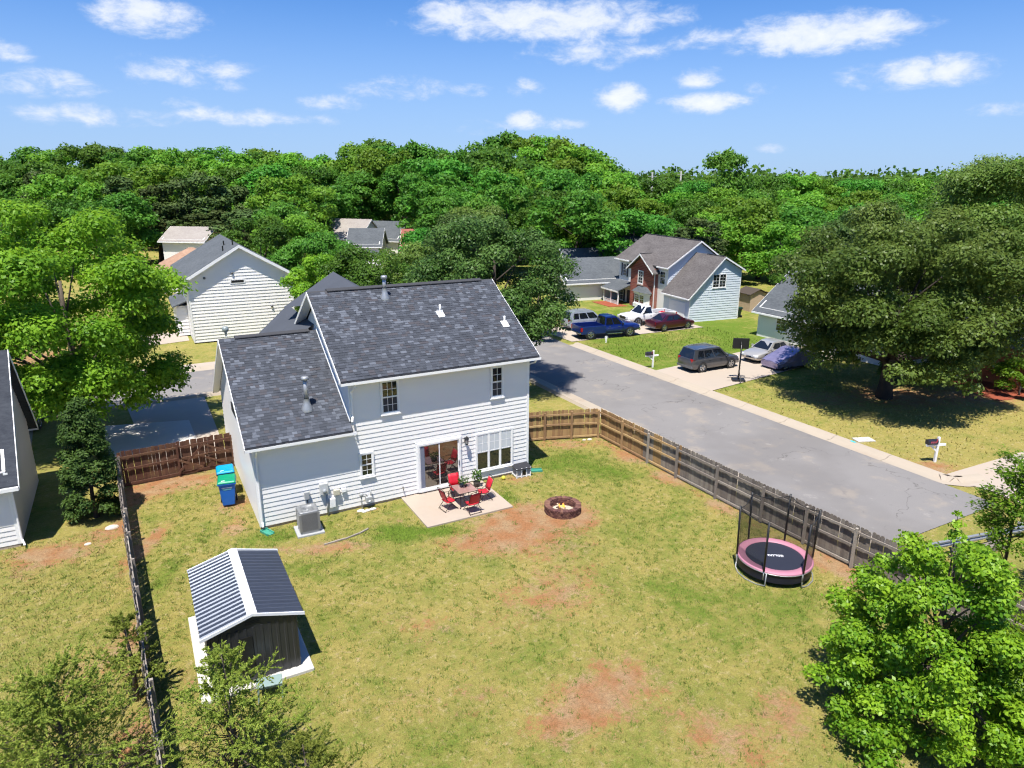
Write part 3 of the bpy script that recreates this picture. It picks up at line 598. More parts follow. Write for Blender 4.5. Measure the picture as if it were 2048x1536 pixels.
# --- roof penetrations
def flue(x, y, z, h, r, name='roof_flue'):
    q = MB(); q.lathe([(r*2.6, -.1), (r*2.55, .02), (r*1.5, .22), (r*1.25, .42), (r*1.3, .44)], 14, (x, y, z)); q.build('flue_flashing', M['galv'], H_, True)
    MB().bx(x-.26, x+.26, y-.36, y-.05, z-.20, z-.185).build('flashing_apron', M['trim'], H_) if 0 else None
    q = MB(); q.tube([(x, y, z+.3), (x, y, z+h-.12)], r, 12); q.build('flue_pipe', M['galv'], H_, True)
    q = MB(); q.lathe([(r, h-.16), (r*1.65, h-.14), (r*1.7, h-.02), (r*1.3, h), (.001, h+.02)], 14, (x, y, z)); q.build('flue_cap', M['galv'], H_, True)
flue(6.77, 3.68, 8.22, 1.0, .085); flue(2.36, .88, 4.44, 1.35, .09)
for x, y, h in ((8.95, 2.49, .42), (11.79, 1.56, .36)):
    z = 5.74+(y+.4)*.61
    q = MB(); q.poly([(x-.16, y-.22, z-.125), (x+.16, y-.22, z-.125), (x+.16, y+.12, z+.083), (x-.16, y+.12, z+.083)], (0, 0, .03)); q.lathe([(.09, 0), (.055, .14), (.05, .16)], 10, (x, y, z)); q.build('pipe_boot', M['trim'], H_)
    MB().tube([(x, y, z), (x, y, z+h)], .045, 10).build('vent_pipe', M['trim'], H_, True)
# --- dome light on the ridge end
q = MB(); q.lathe([(.001, .12), (.1, .09), (.14, 0), (.12, -.1), (.05, -.16), (.03, -.3), (.05, -.32)], 14, (.03, 4.86, 7.22)); o = q.build('dome_light', mat('dome_shell', (.3, .34, .33), .3, metal=.3), H_, True)
# ---------------------------------------------------------------- neighbouring houses
def brickmat(name):
    m = bpy.data.materials.new(name); m.use_nodes = True; t = NT(m.node_tree); b = t.n['Principled BSDF']
    tc = t.new('ShaderNodeTexCoord').outputs['Object']; mp = t.new('ShaderNodeMapping'); t.link(tc, mp.inputs[0]); mp.inputs['Rotation'].default_value = (R(90), 0, R(90))
    br = t.new('ShaderNodeTexBrick'); t.link(mp.outputs[0], br.inputs['Vector']); br.inputs['Scale'].default_value = 1.0
    br.inputs['Brick Width'].default_value = .21; br.inputs['Row Height'].default_value = .075; br.inputs['Mortar Size'].default_value = .008
    br.inputs['Color1'].default_value = (.30, .085, .055, 1); br.inputs['Color2'].default_value = (.20, .05, .038, 1); br.inputs['Mortar'].default_value = (.36, .27, .22, 1)
    t.link(t.scalecol(br.outputs[0], t.math('ADD', .7, t.math('MULTIPLY', t.noise(tc, 3, 5), .6))), b.inputs['Base Color']); b.inputs['Roughness'].default_value = .9
    return m
M['brick'] = brickmat('red_brick_wall')
def roofmat(name, dark, light):
    m = bpy.data.materials.new(name); m.use_nodes = True; t = NT(m.node_tree); b = t.n['Principled BSDF']
    tc = t.new('ShaderNodeTexCoord').outputs['Object']; mp = t.new('ShaderNodeMapping'); t.link(tc, mp.inputs[0]); mp.inputs['Scale'].default_value = (1, 1, 3)
    n = t.noise(mp.outputs[0], 3.2, 6, .75); n2 = t.noise(mp.outputs[0], .5, 3)
    t.link(t.mix(t.maprange(t.math('ADD', n, t.math('MULTIPLY', n2, .4)), .5, .95), dark, light), b.inputs['Base Color']); b.inputs['Roughness'].default_value = .92; b.inputs['Specular IOR Level'].default_value = .25
    return m
M['roof_brown'] = roofmat('brown_grey_shingle', (.070, .062, .060), (.16, .145, .14))
M['roof_grey'] = roofmat('slate_grey_shingle', (.062, .07, .078), (.12, .13, .14))
M['roof_dark'] = roofmat('charcoal_shingle', (.028, .032, .042), (.06, .066, .078))
M['roof_tan'] = roofmat('tan_shingle', (.26, .15, .10), (.40, .26, .18))
M['roof_red'] = roofmat('red_shingle', (.22, .07, .055), (.34, .13, .10))
M['roof_pale'] = roofmat('pale_taupe_shingle', (.24, .21, .19), (.34, .31, .28))
M['bluevinyl'] = mat('pale_blue_vinyl', (.62, .68, .74), .45, .04, 1)
M['tanvinyl'] = mat('tan_vinyl', (.5, .46, .40), .5, .05, 1)
M['navy'] = mat('navy_shutter', (.02, .022, .045), .5)
# --- two storey white house with its gable end to the street
A = R(0); LH = thing('house', 'white two storey house with plain gable end wall across the front street', 'house', (.68, 36.1, 0), A)
w = slab([(0, 0, .1), (8.4, 0, .1), (8.4, 0, 5.35), (4.25, 0, 7.9), (0, 0, 5.45)], 1, M['vinyl'], 'wall', LH, (0, .15, 0))
siding(w, (0, 0, 0), (1, 0, 0), (0, -1, 0), .1, 7.75, lambda z: .1 if z < 5.4 else (z-5.4)*4.2/2.5, lambda z: 8.3 if z < 5.4 else 8.4-(z-5.4)*4.2/2.5, step=.27, proud=.045)
q = MB(); q.bx(0, .12, .155, 12, .1, 5.4); q.bx(8.28, 8.4, .155, 12, .1, 5.4); q.bx(.125, 8.275, 11.85, 12, .1, 5.4); q.build('side_wall', M['vinyl'], LH)
for x in (0, 8.31): MB().bx(x-.005, x+.095, -.055, -.001, .1, 5.45).build('corner_board', M['trim'], LH)
for s_, nm in ((-1, 'roof'), (1, 'roof')):
    e = -.5 if s_ < 0 else 8.9
    r = slab([(4.25, -.42, 8.10), (e, -.42, 5.28), (e, 12.4, 5.28), (4.25, 12.4, 8.10)], .12, M['roof_grey'], nm, LH)
    q = MB(); q.hexa([(4.25, -.445, 7.82), (4.25, -.42, 7.82), (e, -.42, 5.0), (e, -.445, 5.0), (4.25, -.445, 8.08), (4.25, -.42, 8.08), (e, -.42, 5.26), (e, -.445, 5.26)]); q.build('rake_board', M['trim'], LH)
    q = MB(); q.hexa([(4.25, -.418, 7.84), (4.25, -.05, 7.84), (e, -.05, 5.02), (e, -.418, 5.02), (4.25, -.418, 7.86), (4.25, -.05, 7.86), (e, -.05, 5.04), (e, -.418, 5.04)]); q.build('rake_soffit', M['trim'], LH)
q = MB(); q.bx(8.41, 9.0, -.44, .2, 5.05, 5.2); q.build('eave_return', M['trim'], LH); q = MB(); q.bx(-.6, -.01, -.44, .2, 5.05, 5.2); q.build('eave_return', M['trim'], LH)
q = MB(); q.bx(3.3, 4.5, -.07, -.03, 4.85, 5.22); q.build('vent_frame', M['trim'], LH); MB().bx(3.4, 4.4, -.08, -.071, 4.93, 5.13).build('vent_opening', M['black'], LH)
for x, z in ((1.35, 5.45), (3.55, 5.75), (6.5, 2.7)): MB().sph((x, -.08, z), .11, 10, 6).build('wall_vent', M['greydk'], LH, True)
for x, y in ((3.2, 1.5), (3.6, 4), (4.0, 1.3)):
    zz = 8.1-(4.25-x)*.594
    MB().tube([(x, y, zz-.02), (x, y, zz+.4)], .06, 8).build('vent_pipe', M['black'], LH)
w = MB(); w.bx(-.9, -.01, 3.6, 9, .1, 2.7); w = w.build('porch_wall', M['vinyl'], LH); siding(w, (-.9, 3.6, 0), (1, 0, 0), (0, -1, 0), .1, 2.65, lambda z: 0, lambda z: .88, step=.3, proud=.06)
slab([(-1.2, 3.2, 2.72), (.0, 3.2, 3.2), (.0, 9.2, 3.2), (-1.2, 9.2, 2.72)], .1, M['roof_grey'], 'porch_roof', LH)
# small gabled wing to its right, half hidden
q = MB(); q.poly([(8.45, 3.0, .1), (12.0, 3.0, .1), (12.0, 3.0, 2.3), (10.2, 3.0, 3.5), (8.45, 3.0, 2.3)], (0, 6, 0)); q.build('wing_wall', M['vinyl'], LH)
for e in (8.2, 12.3): slab([(10.2, 2.6, 3.75), (e, 2.6, 2.3), (e, 9, 2.3), (10.2, 9, 3.75)], .1, M['roof_grey'], 'wing_roof', LH)
# --- house with the brick front across the side street
BA = R(-6.66); BH = thing('house', 'white sided two storey house with red brick gable bay and garage', 'house', (43.95, 23.71, 0), BA); BH.scale = (.815, .815, .815)
# local x runs away from the street, local y along the front
w = slab([(0, 0, -.2), (7.3, 0, -.2), (7.3, 0, 6.0), (4.53, 0, 7.45), (0, 0, 3.0)], 1, M['bluevinyl'], 'garage_side_wall', BH, (0, .15, 0)); w['label'] = 'pale garage gable wall with one paired window'
siding(w, (0, 0, 0), (1, 0, 0), (0, -1, 0), 0, 7.3, lambda z: .1 if z < 3 else (z-3)/.98, lambda z: 7.2 if z < 6 else 7.3-(z-6)*2.77/1.45, step=.29, proud=.045, mt=M['bluevinyl'])
MB().bx(0, .15, .155, 5.3, -.2, 2.85).build('garage_front_wall', M['bluevinyl'], BH); MB().bx(7.15, 7.3, .155, 5.3, -.2, 5.9).build('garage_rear_wall', M['bluevinyl'], BH)
q = MB(); q.bx(-.03, 0, .85, 4.0, .0, 2.2)
gd = q.build('garage_door', M['trim'], BH)
for k in range(4): MB().bx(-.05, -.031, .92, 3.93, .06+k*.53, .06+k*.53+.49).build('door_panel', M['trim'], gd)
for a in (.78, 4.0): MB().bx(-.04, 0, a-.02, a+.08, 0, 2.3).build('door_trim', M['trim'], BH)
slab([(-.35, -.35, 2.90), (4.53, -.35, 7.68), (4.53, 5.48, 7.68), (-.35, 5.48, 2.90)], .12, M['roof_brown'], 'garage_roof', BH)
slab([(7.65, -.35, 6.02), (4.53, -.35, 7.68), (4.53, 5.48, 7.68), (7.65, 5.48, 6.02)], .12, M['roof_brown'], 'garage_roof', BH)
for a, za, b_, zb in ((-.35, 2.9, 4.53, 7.68), (7.65, 6.02, 4.53, 7.68)):
    q = MB(); q.hexa([(a, -.375, za-.2), (a, -.35, za-.2), (b_, -.35, zb-.2), (b_, -.375, zb-.2), (a, -.375, za), (a, -.35, za), (b_, -.35, zb), (b_, -.375, zb)]); q.build('rake_board', M['trim'], BH)
q = MB(); q.bx(-.47, -.35, -.4, 5.4, 2.72, 2.86); q.build('gutter', M['trim'], BH)
for x in (0, 7.21): MB().bx(x, x+.1, -.05, -.001, 0, 2.95 if x == 0 else 5.95).build('corner_board', M['trim'], BH)
window(BH, (3.1, -.02, 3.95), (1, 0, 0), (0, -1, 0), 2.0, 1.7, 2, 2, units=2)
# main block
mw = slab([(.6, 5.5, -.2), (9.4, 5.5, -.2), (9.4, 5.5, 6.0), (5.0, 5.5, 8.85), (.6, 5.5, 6.0)], 1, M['bluevinyl'], 'main_side_wall', BH, (0, .15, 0))
siding(mw, (.6, 5.5, 0), (1, 0, 0), (0, -1, 0), 0, 8.7, lambda z: .1 if z < 6 else (z-6)*4.4/2.85, lambda z: 8.7 if z < 6 else 8.8-(z-6)*4.4/2.85, step=.29, proud=.045, mt=M['bluevinyl'])
q = MB(); q.bx(.6, .75, 5.655, 17.4, -1, 6.0); q.bx(9.25, 9.4, 5.655, 17.4, -1, 6); q.bx(.755, 9.245, 17.2, 17.35, -1, 6.0); q.build('front_wall', M['vinyl'], BH)
for (e, ze) in ((.1, 5.9), (9.9, 5.9)):
    slab([(e, 5.1, ze), (5.0, 5.1, 9.08), (5.0, 17.9, 9.08), (e, 17.9, ze)], .12, M['roof_brown'], 'roof', BH)
    q = MB(); q.hexa([(e, 5.075, ze-.2), (e, 5.1, ze-.2), (5.0, 5.1, 8.88), (5.0, 5.075, 8.88), (e, 5.075, ze), (e, 5.1, ze), (5, 5.1, 9.08), (5, 5.075, 9.08)]); q.build('rake_board', M['trim'], BH)
q = MB(); q.bx(-.03, .1, 14.1, 17.95, 5.74, 5.88); q.bx(-.03, .1, 5.0, 7.4, 5.74, 5.88); q.build('gutter', M['trim'], BH)
MB().bx(4.9, 5.1, 5.3, 17.6, 9.08, 9.13).build('ridge_vent', M['ridge'], BH); MB().bx(4.45, 4.6, 0, 3.2, 7.68, 7.73).build('ridge_vent', M['ridge'], BH)
# brick gable bay
bw = slab([(-.1, 7.7, -.9), (-.1, 13.2, -.9), (-.1, 13.2, 5.1), (-.1, 10.45, 6.95), (-.1, 7.7, 5.1)], 1, M['brick'], 'brick_gable_wall', BH, (.15, 0, 0)); bw['label'] = 'red brick gable bay on the house front'
q = MB(); q.bx(.055, .6, 7.7, 7.85, -.9, 5.5); q.bx(.055, .6, 13.05, 13.2, -.9, 5.5); q.build('bay_side_wall', M['brick'], BH)
for s_ in (-1, 1):
    e = 10.45+s_*3.3
    slab([(-.6, 10.45, 7.2), (-.6, e, 4.98), (2.0 if s_ < 0 else 2.0, e, 4.98), (4.2, 10.45, 7.2)], .12, M['roof_brown'], 'bay_roof', BH)
    q = MB(); q.hexa([(-.63, 10.45, 6.98), (-.605, 10.45, 6.98), (-.605, e, 4.76), (-.63, e, 4.76), (-.63, 10.45, 7.19), (-.605, 10.45, 7.19), (-.605, e, 4.97), (-.63, e, 4.97)]); q.build('rake_board', M['trim'], BH)
MB().bx(-.6, 1.2, 10.38, 10.52, 7.2, 7.25).build('ridge_vent', M['ridge'], BH)
window(BH, (-.11, 11.35, 3.2), (0, -1, 0), (-1, 0, 0), 1.25, 1.75, 2, 2, trim=.09); MB().bx(-.22, -.112, 9.95, 11.5, 3.0, 3.16).build('brick_sill', M['brick'], BH)
window(BH, (.58, 7.25, 3.6), (0, -1, 0), (-1, 0, 0), 1.2, 1.75, 3, 2, trim=.09)
window(BH, (.58, 16.4, 3.55), (0, -1, 0), (-1, 0, 0), .95, 1.75, 2, 2, trim=.07, shutters=M['navy'])
MB().bx(.565, .598, 5.5, 5.62, 0, 5.8).build('corner_board', M['trim'], BH); MB().bx(-.02, .05, 7.58, 7.69, 0, 5.0).build('corner_board', M['trim'], BH)
# bay window with its little hipped roof
q = MB(); q.poly([(-.11, 8.1, .2), (-.75, 8.7, .2), (-.75, 11.3, .2), (-.11, 11.9, .2)], (0, 0, .5)); q.poly([(-.11, 8.1, 2.0), (-.75, 8.7, 2.0), (-.75, 11.3, 2.0), (-.11, 11.9, 2.0)], (0, 0, .25)); q.build('bay_base', M['trim'], BH)
q = MB(); q.poly([(-.11, 8.3, .7), (-.60, 8.8, .7), (-.60, 11.2, .7), (-.11, 11.7, .7)], (0, 0, 1.3)); q.build('bay_core', M['vinyl'], BH)
window(BH, (-.61, 11.15, .72), (0, -1, 0), (-1, 0, 0), 1.15, 1.26, 2, 2); window(BH, (-.61, 9.95, .72), (0, -1, 0), (-1, 0, 0), 1.1, 1.26, 2, 2)
q = MB(); q.add([(-.95, 8.5, 2.26), (-.95, 11.5, 2.26), (-.12, 12.2, 2.26), (-.12, 7.8, 2.26), (-.12, 9.0, 2.95), (-.12, 11.0, 2.95)], [(0, 1, 5, 4), (1, 2, 5), (3, 0, 4), (0, 3, 2, 1)]); q.build('bay_hood', M['roof_grey'], BH)
# porch left of the bay
q = MB(); q.bx(-1.75, .58, 13.3, 17.4, -1.1, -.35); q.build('porch_floor', M['brick'], BH)
slab([(-2.05, 13.25, 2.0), (.6, 13.25, 2.95), (.6, 17.8, 2.95), (-2.05, 17.8, 2.0)], .12, M['roof_grey'], 'porch_roof', BH)
MB().bx(-2.08, -1.95, 13.25, 17.8, 1.75, 1.95).build('porch_beam', M['trim'], BH)
for y in (13.5, 15.4, 17.3): MB().bx(-1.85, -1.7, y-.08, y+.08, -.35, 1.8).build('porch_post', M['trim'], BH)
for ya, yb in ((15.5, 17.2), (13.6, 15.3)):
    q = MB(); q.bx(-1.81, -1.75, ya, yb, .5, .56); q.bx(-1.81, -1.75, ya, yb, -.2, -.15)
    for k in range(13): yy = ya+.08+k*(yb-ya-.16)/12; q.bx(-1.795, -1.765, yy-.02, yy+.02, -.15, .5)
    q.build('porch_railing', M['trim'], BH)
MB().bx(.54, .6, 14.0, 15.0, -.35, 1.75).build('front_door', M['navy'], BH); window(BH, (.58, 16.9, .1), (0, -1, 0), (-1, 0, 0), .9, 1.6, 2, 2, shutters=M['navy'])
q = MB(); q.bx(.2, .32, 5.3, 5.42, .1, 2.9); q.build('downspout', M['trim'], BH)
# --- long low house beyond it
def simple_house(name, label, loc, rz, w, d, ez, rz_, mr_, mw_, over=.4, hip=False, windows=(), z0=-.2, chimney=False):
    h = thing(name, label, 'house', loc, rz)
    if hip:
        q = MB(); q.bx(0, w, 0, d, z0, ez); q.build('wall', mw_, h)
        q = MB(); o = over; k = d/2+o
        q.add([(-o, -o, ez-.05), (w+o, -o, ez-.05), (w+o, d+o, ez-.05), (-o, d+o, ez-.05), (k-o, d/2, rz_), (w+o-k, d/2, rz_)], [(0, 1, 5, 4), (1, 2, 5), (2, 3, 4, 5), (3, 0, 4), (3, 2, 1, 0)]); q.build('roof', mr_, h)
        q = MB(); q.bx(-o-.02, w+o+.02, -o-.04, -o, ez-.2, ez-.055); q.build('fascia', M['trim'], h)
    else:   # ridge along local x
        q = MB(); q.bx(.01, w-.01, 0, d, z0, ez); q.build('wall', mw_, h)
        for x in (0, w-.1): q = MB(); q.poly([(x, 0, ez), (x, d, ez), (x, d/2, rz_-.2)], (.1, 0, 0)); q.build('gable_wall', mw_, h)
        for s_ in (-1, 1):
            ye = -over if s_ < 0 else d+over; ze = ez-.05-over*(rz_-ez)/(d/2)
            slab([(-over, d/2, rz_), (w+over, d/2, rz_), (w+over, ye, ze), (-over, ye, ze)], .12, mr_, 'roof', h)
            for x in (-over-.025, w+over):
                q = MB(); q.hexa([(x, d/2, rz_-.2), (x+.025, d/2, rz_-.2), (x+.025, ye, ze-.2), (x, ye, ze-.2), (x, d/2, rz_-.005), (x+.025, d/2, rz_-.005), (x+.025, ye, ze-.005), (x, ye, ze-.005)]); q.build('rake_board', M['trim'], h)
            q = MB(); y1, y2 = sorted((ye, ye+.1*s_)); q.bx(-over, w+over, y1, y2, ze-.2, ze-.06); q.build('gutter', M['trim'], h)
    for (side, a, z, ww, hh) in windows:
        o_, u_, n_ = {'f': ((a, -.01, z), (1, 0, 0), (0, -1, 0)), 'l': ((-.01, a, z), (0, -1, 0), (-1, 0, 0)), 'r': ((w+.01, a, z), (0, 1, 0), (1, 0, 0))}[side]
        window(h, o_, u_, n_, ww, hh, 2, 2)
    return h
simple_house('house', 'low white house with long slate roof left of the brick fronted house', (40.0, 39.4, 0), R(-9), 8.2, 7, 2.4, 4.5, M['roof_grey'], M['vinyl'], windows=(('l', 3.2, .8, .9, 1.2), ('f', 5.6, .8, .9, 1.1)))
simple_house('house', 'slate roofed wing standing behind the low white house', (44.4, 45.0, 0), R(-12), 8, 7, 2.4, 5.0, M['roof_grey'], M['vinyl'])
simple_house('house', 'house with dark charcoal hipped roof behind the brick fronted house', (51.8, 45.4, 0), R(-12), 12.2, 7.6, 5.4, 7.8, M['roof_dark'], M['tanvinyl'], hip=True)
simple_house('house', 'distant white gabled house with pale taupe roof among trees', (24.9, 95.1, 0), R(-50), 9, 7, 4.1, 6.8, M['roof_pale'], M['vinyl'], windows=(('r', 3.0, 3.4, .9, 1.1),))
simple_house('house', 'distant white gabled house with dark slate roof and paired windows', (32.6, 101.5, 0), R(-46), 10, 7.5, 3.0, 5.9, M['roof_grey'], M['vinyl'], windows=(('r', 2.4, 1.8, .9, 1.2), ('r', 4.2, 1.8, .9, 1.2)))
simple_house('house', 'distant house with red shingle roof among trees', (35.4, 80.8, 0), R(-26), 4.6, 7, 1.8, 5.5, M['roof_red'], M['tanvinyl'])
simple_house('house', 'distant house with low dark roof under the taupe roofed one', (27.6, 84.0, 0), R(-28), 5, 6, 3.4, 5.7, M['roof_grey'], M['vinyl'])
simple_house('house', 'distant white house with grey roof between dark pines', (1.2, 86.0, 0), R(-38), 6.5, 6, 5.0, 6.6, M['roof_pale'], M['vinyl'], windows=(('r', 2.6, 4.0, .5, .9),))
simple_house('house', 'low house with tan hipped roof behind the white gable end', (-.5, 66.5, 0), R(-8), 7.5, 7, 3.0, 5.1, M['roof_tan'], M['vinyl'], hip=True)
simple_house('house', 'tiny far white house on the wooded rise at left', (-26, 233, 0), R(-20), 7, 7, 9.2, 11.6, M['roof_pale'], M['vinyl'])
rh = simple_house('house', 'white house with orange brick end hidden behind the large shade tree', (45.4, 16.4, 0), R(-90), 16.5, 8, 2.6, 5.6, M['roof_grey'], M['vinyl'], windows=(('f', 2.0, .8, 1.1, 1.3), ('f', 5.0, .8, 1.1, 1.3)))
q = MB(); q.bx(16.6, 24, 2.6, 10, -.2, 2.9); q.build('brick_wing', mat('orange_brick', (.38, .13, .06), .9, .2, 5), rh)
slab([(16.95, 2.1, 2.8), (24.4, 2.1, 2.8), (24.4, 6.4, 4.8), (16.95, 6.4, 4.8)], .12, M['roof_grey'], 'wing_roof', rh)
# --- neighbour on the left, its gable wall towards the fence
LN = simple_house('house', 'neighbouring house at the left edge with grey side wall', (-20, 3.0, 0), 0, 11.8, 6.5, 3.05, 6.9, M['roof_dark'], M['vinyl'], over=.35, z0=.1)
w = MB(); w.bx(9, 11.8, -.03, -.001, .12, 2.9); w = w.build('siding_wall', M['tanvinyl'], LN); siding(w, (0, -.03, 0), (1, 0, 0), (0, -1, 0), .12, 2.9, lambda z: 8.8, lambda z: 11.72)
w = MB(); w.bx(11.801, 11.83, .02, 6.48, .12, 2.9); w = w.build('gable_siding_wall', M['tanvinyl'], LN); siding(w, (11.83, 0, 0), (0, 1, 0), (1, 0, 0), .12, 6.6, lambda z: .1 if z < 3 else (z-3)*.86, lambda z: 6.4 if z < 3 else 6.5-(z-3)*.86, mt=M['tanvinyl'])
MB().bx(11.72, 11.86, -.06, -.031, .12, 3.0).build('corner_board', M['trim'], LN)
pipe(LN, [(11.86, -.2, 2.75), (11.86, -.1, 2.6), (11.87, -.09, .3), (11.95, -.3, .12)], .04, M['trim'])
MB().bx(8, 11.8, -.04, 0, -.1, .12).build('foundation', M['found'], LN)
# ---------------------------------------------------------------- timber fences: every picket, rail and post its own piece
def woodmat(name, col, var=.22, rand=.22): return mat(name, col, .85, var, 3.5, .35, 26, rand=rand, hue=.02, stretch=(6, 6, .7), spec=.2, grime=((.07, .05, .04), .45))
M['wood_tan'] = woodmat('tan_fence_wood', (.34, .215, .10)); M['wood_grey'] = woodmat('weathered_fence_wood', (.215, .185, .155), .32, .3)
M['wood_dark'] = woodmat('brown_stained_wood', (.125, .062, .04), .3, .2); M['wood_railg'] = woodmat('grey_rail', (.28, .245, .21)); M['wood_railt'] = woodmat('tan_rail', (.40, .26, .13))
_pk = {}
def picket(h, mt, style):
    key = (round(h, 2), mt.name, style)
    if key not in _pk:
        q = MB(); w = .0728; z = h
        if style == 'dog': prof = [(-w, -.03), (w, -.03), (w, z-.05), (w-.035, z), (-w+.035, z), (-w, z-.05)]
        else: prof = [(-w, -.03), (w, -.03), (w, z), (-w, z-.01)]
        q.poly([(a, 0, c) for a, c in prof], (0, .018, 0)); me = q.mesh('picket'); me.materials.append(mt); _pk[key] = me
    return _pk[key]
def fence(label, pts, posts, mtf, h=1.63, side=1, style='dog', railside=-1, postmt=None, lean=.006, rails=(.14, .85, 1.42), group='wooden fences round the back yard', cat='fence', skip=None):
    """pts: polyline on the ground; pickets on one face, rails and posts on the other"""
    F_ = thing('wooden_fence', label, cat, (pts[0][0], pts[0][1], 0), 0, group); O = Vector((pts[0][0], pts[0][1], 0))
    rg = random.Random(len(label)+len(pts)); tot = 0
    for (ax, ay), (bx_, by) in zip(pts[:-1], pts[1:]):
        a, b_ = Vector((ax, ay, 0)), Vector((bx_, by, 0)); L = (b_-a).length; d = (b_-a)/L; nrm = Vector((-d.y, d.x, 0))*side; ang = math.atan2(d.y, d.x)
        n = int(L/.147)
        for i in range(n):
            s_ = (i+.5)*L/n; p = a+d*s_; mt = mtf(tot+s_)
            if skip and skip(tot+s_): continue
            o = link('picket', picket(h, mt, style), F_)
            o.location = p+nrm*.045-O+Vector((0, 0, tz(p.x)+rg.gauss(0, .012))); o.rotation_euler = (rg.gauss(0, lean), rg.gauss(0, lean*1.3), ang+rg.gauss(0, .02))
        m = max(1, round(L/posts))
        for i in range(m):
            p0, p1 = a+d*(L*i/m), a+d*(L*(i+1)/m); mt = mtf(tot+L*(i+.5)/m); mrl = M['wood_railt'] if mt is M['wood_tan'] else M['wood_railg'] if mt is M['wood_grey'] else mt
            for hz in rails:
                q0 = p0-nrm*.02+Vector((0, 0, tz(p0.x)+hz+rg.gauss(0, .012))); q1 = p1-nrm*.02+Vector((0, 0, tz(p1.x)+hz+rg.gauss(0, .012)))
                MB().bar(q0-O, q1-O, .038, .088).build('rail', mrl, F_)
        for i in range(m+1):
            p = a+d*(L*i/m); z = tz(p.x)
            if i == 0 and tot > 0: continue
            MB().bx(p.x-.045-O.x-nrm.x*.08, p.x+.045-O.x-nrm.x*.08, p.y-.045-O.y-nrm.y*.08, p.y+.045-O.y-nrm.y*.08, z-.05, z+h-.07+rg.gauss(0, .015)).build('post', (postmt or (lambda s_: M['wood_railt'] if mtf(s_) is M['wood_tan'] else M['wood_railg']))(tot+L*i/m), F_)
        tot += L
    return F_
wr_ = random.Random(5)
def mt_side(s_):
    if s_ < 3.0: return M['wood_tan']
    if s_ < 6.5: return M['wood_tan'] if (s_*7.3) % 1 < .62-(s_-3)*.15 else M['wood_grey']
    return M['wood_grey']
fence('weathered grey picket fence running along the side street', [(17.9, 2.1), (17.97, -4), (18.05, -9), (18.35, -15), (18.6, -23)], 2.32, mt_side, side=1, h=1.64)
fence('short tan picket fence between the house corner and the street fence', [(12.35, 3.75), (15.0, 3.07), (17.8, 2.12)], 1.5, lambda s_: M['wood_tan'], side=1, h=1.64)
fence('dark brown fence seen end on beside the left neighbour', [(-4.85, 6.9), (-4.62, 1), (-4.36, -5), (-4.05, -12), (-3.9, -15)], 2.4, lambda s_: M['wood_grey'], side=-1, h=1.62, style='flat', lean=.012)
# side fence with the double gate, dark stained
GF = fence('dark stained fence with braced double gate beside the driveway', [(-4.8, 7.0), (-.05, 7.35)], 2.3, lambda s_: M['wood_dark'], side=1, h=1.68, style='flat', postmt=lambda s_: M['wood_dark'])
for x0, x1 in ((.0, 0),):
    for (a, b_) in (((2.35, .05, .25), (3.45, .12, 1.4)), ((3.55, .15, 1.4), (4.6, .2, .8)), ((3.55, .15, .75), (4.6, .22, .2)), ((2.4, .03, .85), (3.4, .1, .3))):
        MB().bar((a[0], a[1]-.06, a[2]), (b_[0], b_[1]-.06, b_[2]), .03, .09).build('brace', M['wood_dark'], GF)
# guard rail where the street ends
GR = thing('guard_rail', 'grey steel guard rail at the dead end of the side street', 'guard rail', (22.6, -14.2, 0), R(-8))
q = MB(); prof = [(0, -.15), (.05, -.1), (.05, -.05), (0, 0), (.05, .05), (.05, .1), (0, .15)]
for k in range(len(prof)-1):
    (d0, z0), (d1, z1) = prof[k], prof[k+1]; q.add([(-2.3, -d0, .6+z0), (3.6, -d0, .6+z0-.25), (3.6, -d1, .6+z1-.25), (-2.3, -d1, .6+z1)], [(0, 1, 2, 3)])
q.build('beam', M['galv'], GR)
for x in (-2.0, 0, 2.0, 3.5): MB().bx(x-.06, x+.06, .02, .16, -.4, .74-.04*x).build('post', M['grey'], GR)
MB().bx(-.1, 2.1, -.45, -.1, -.06, .2).build('block', mat('rail_block', (.2, .17, .15), .8), GR)
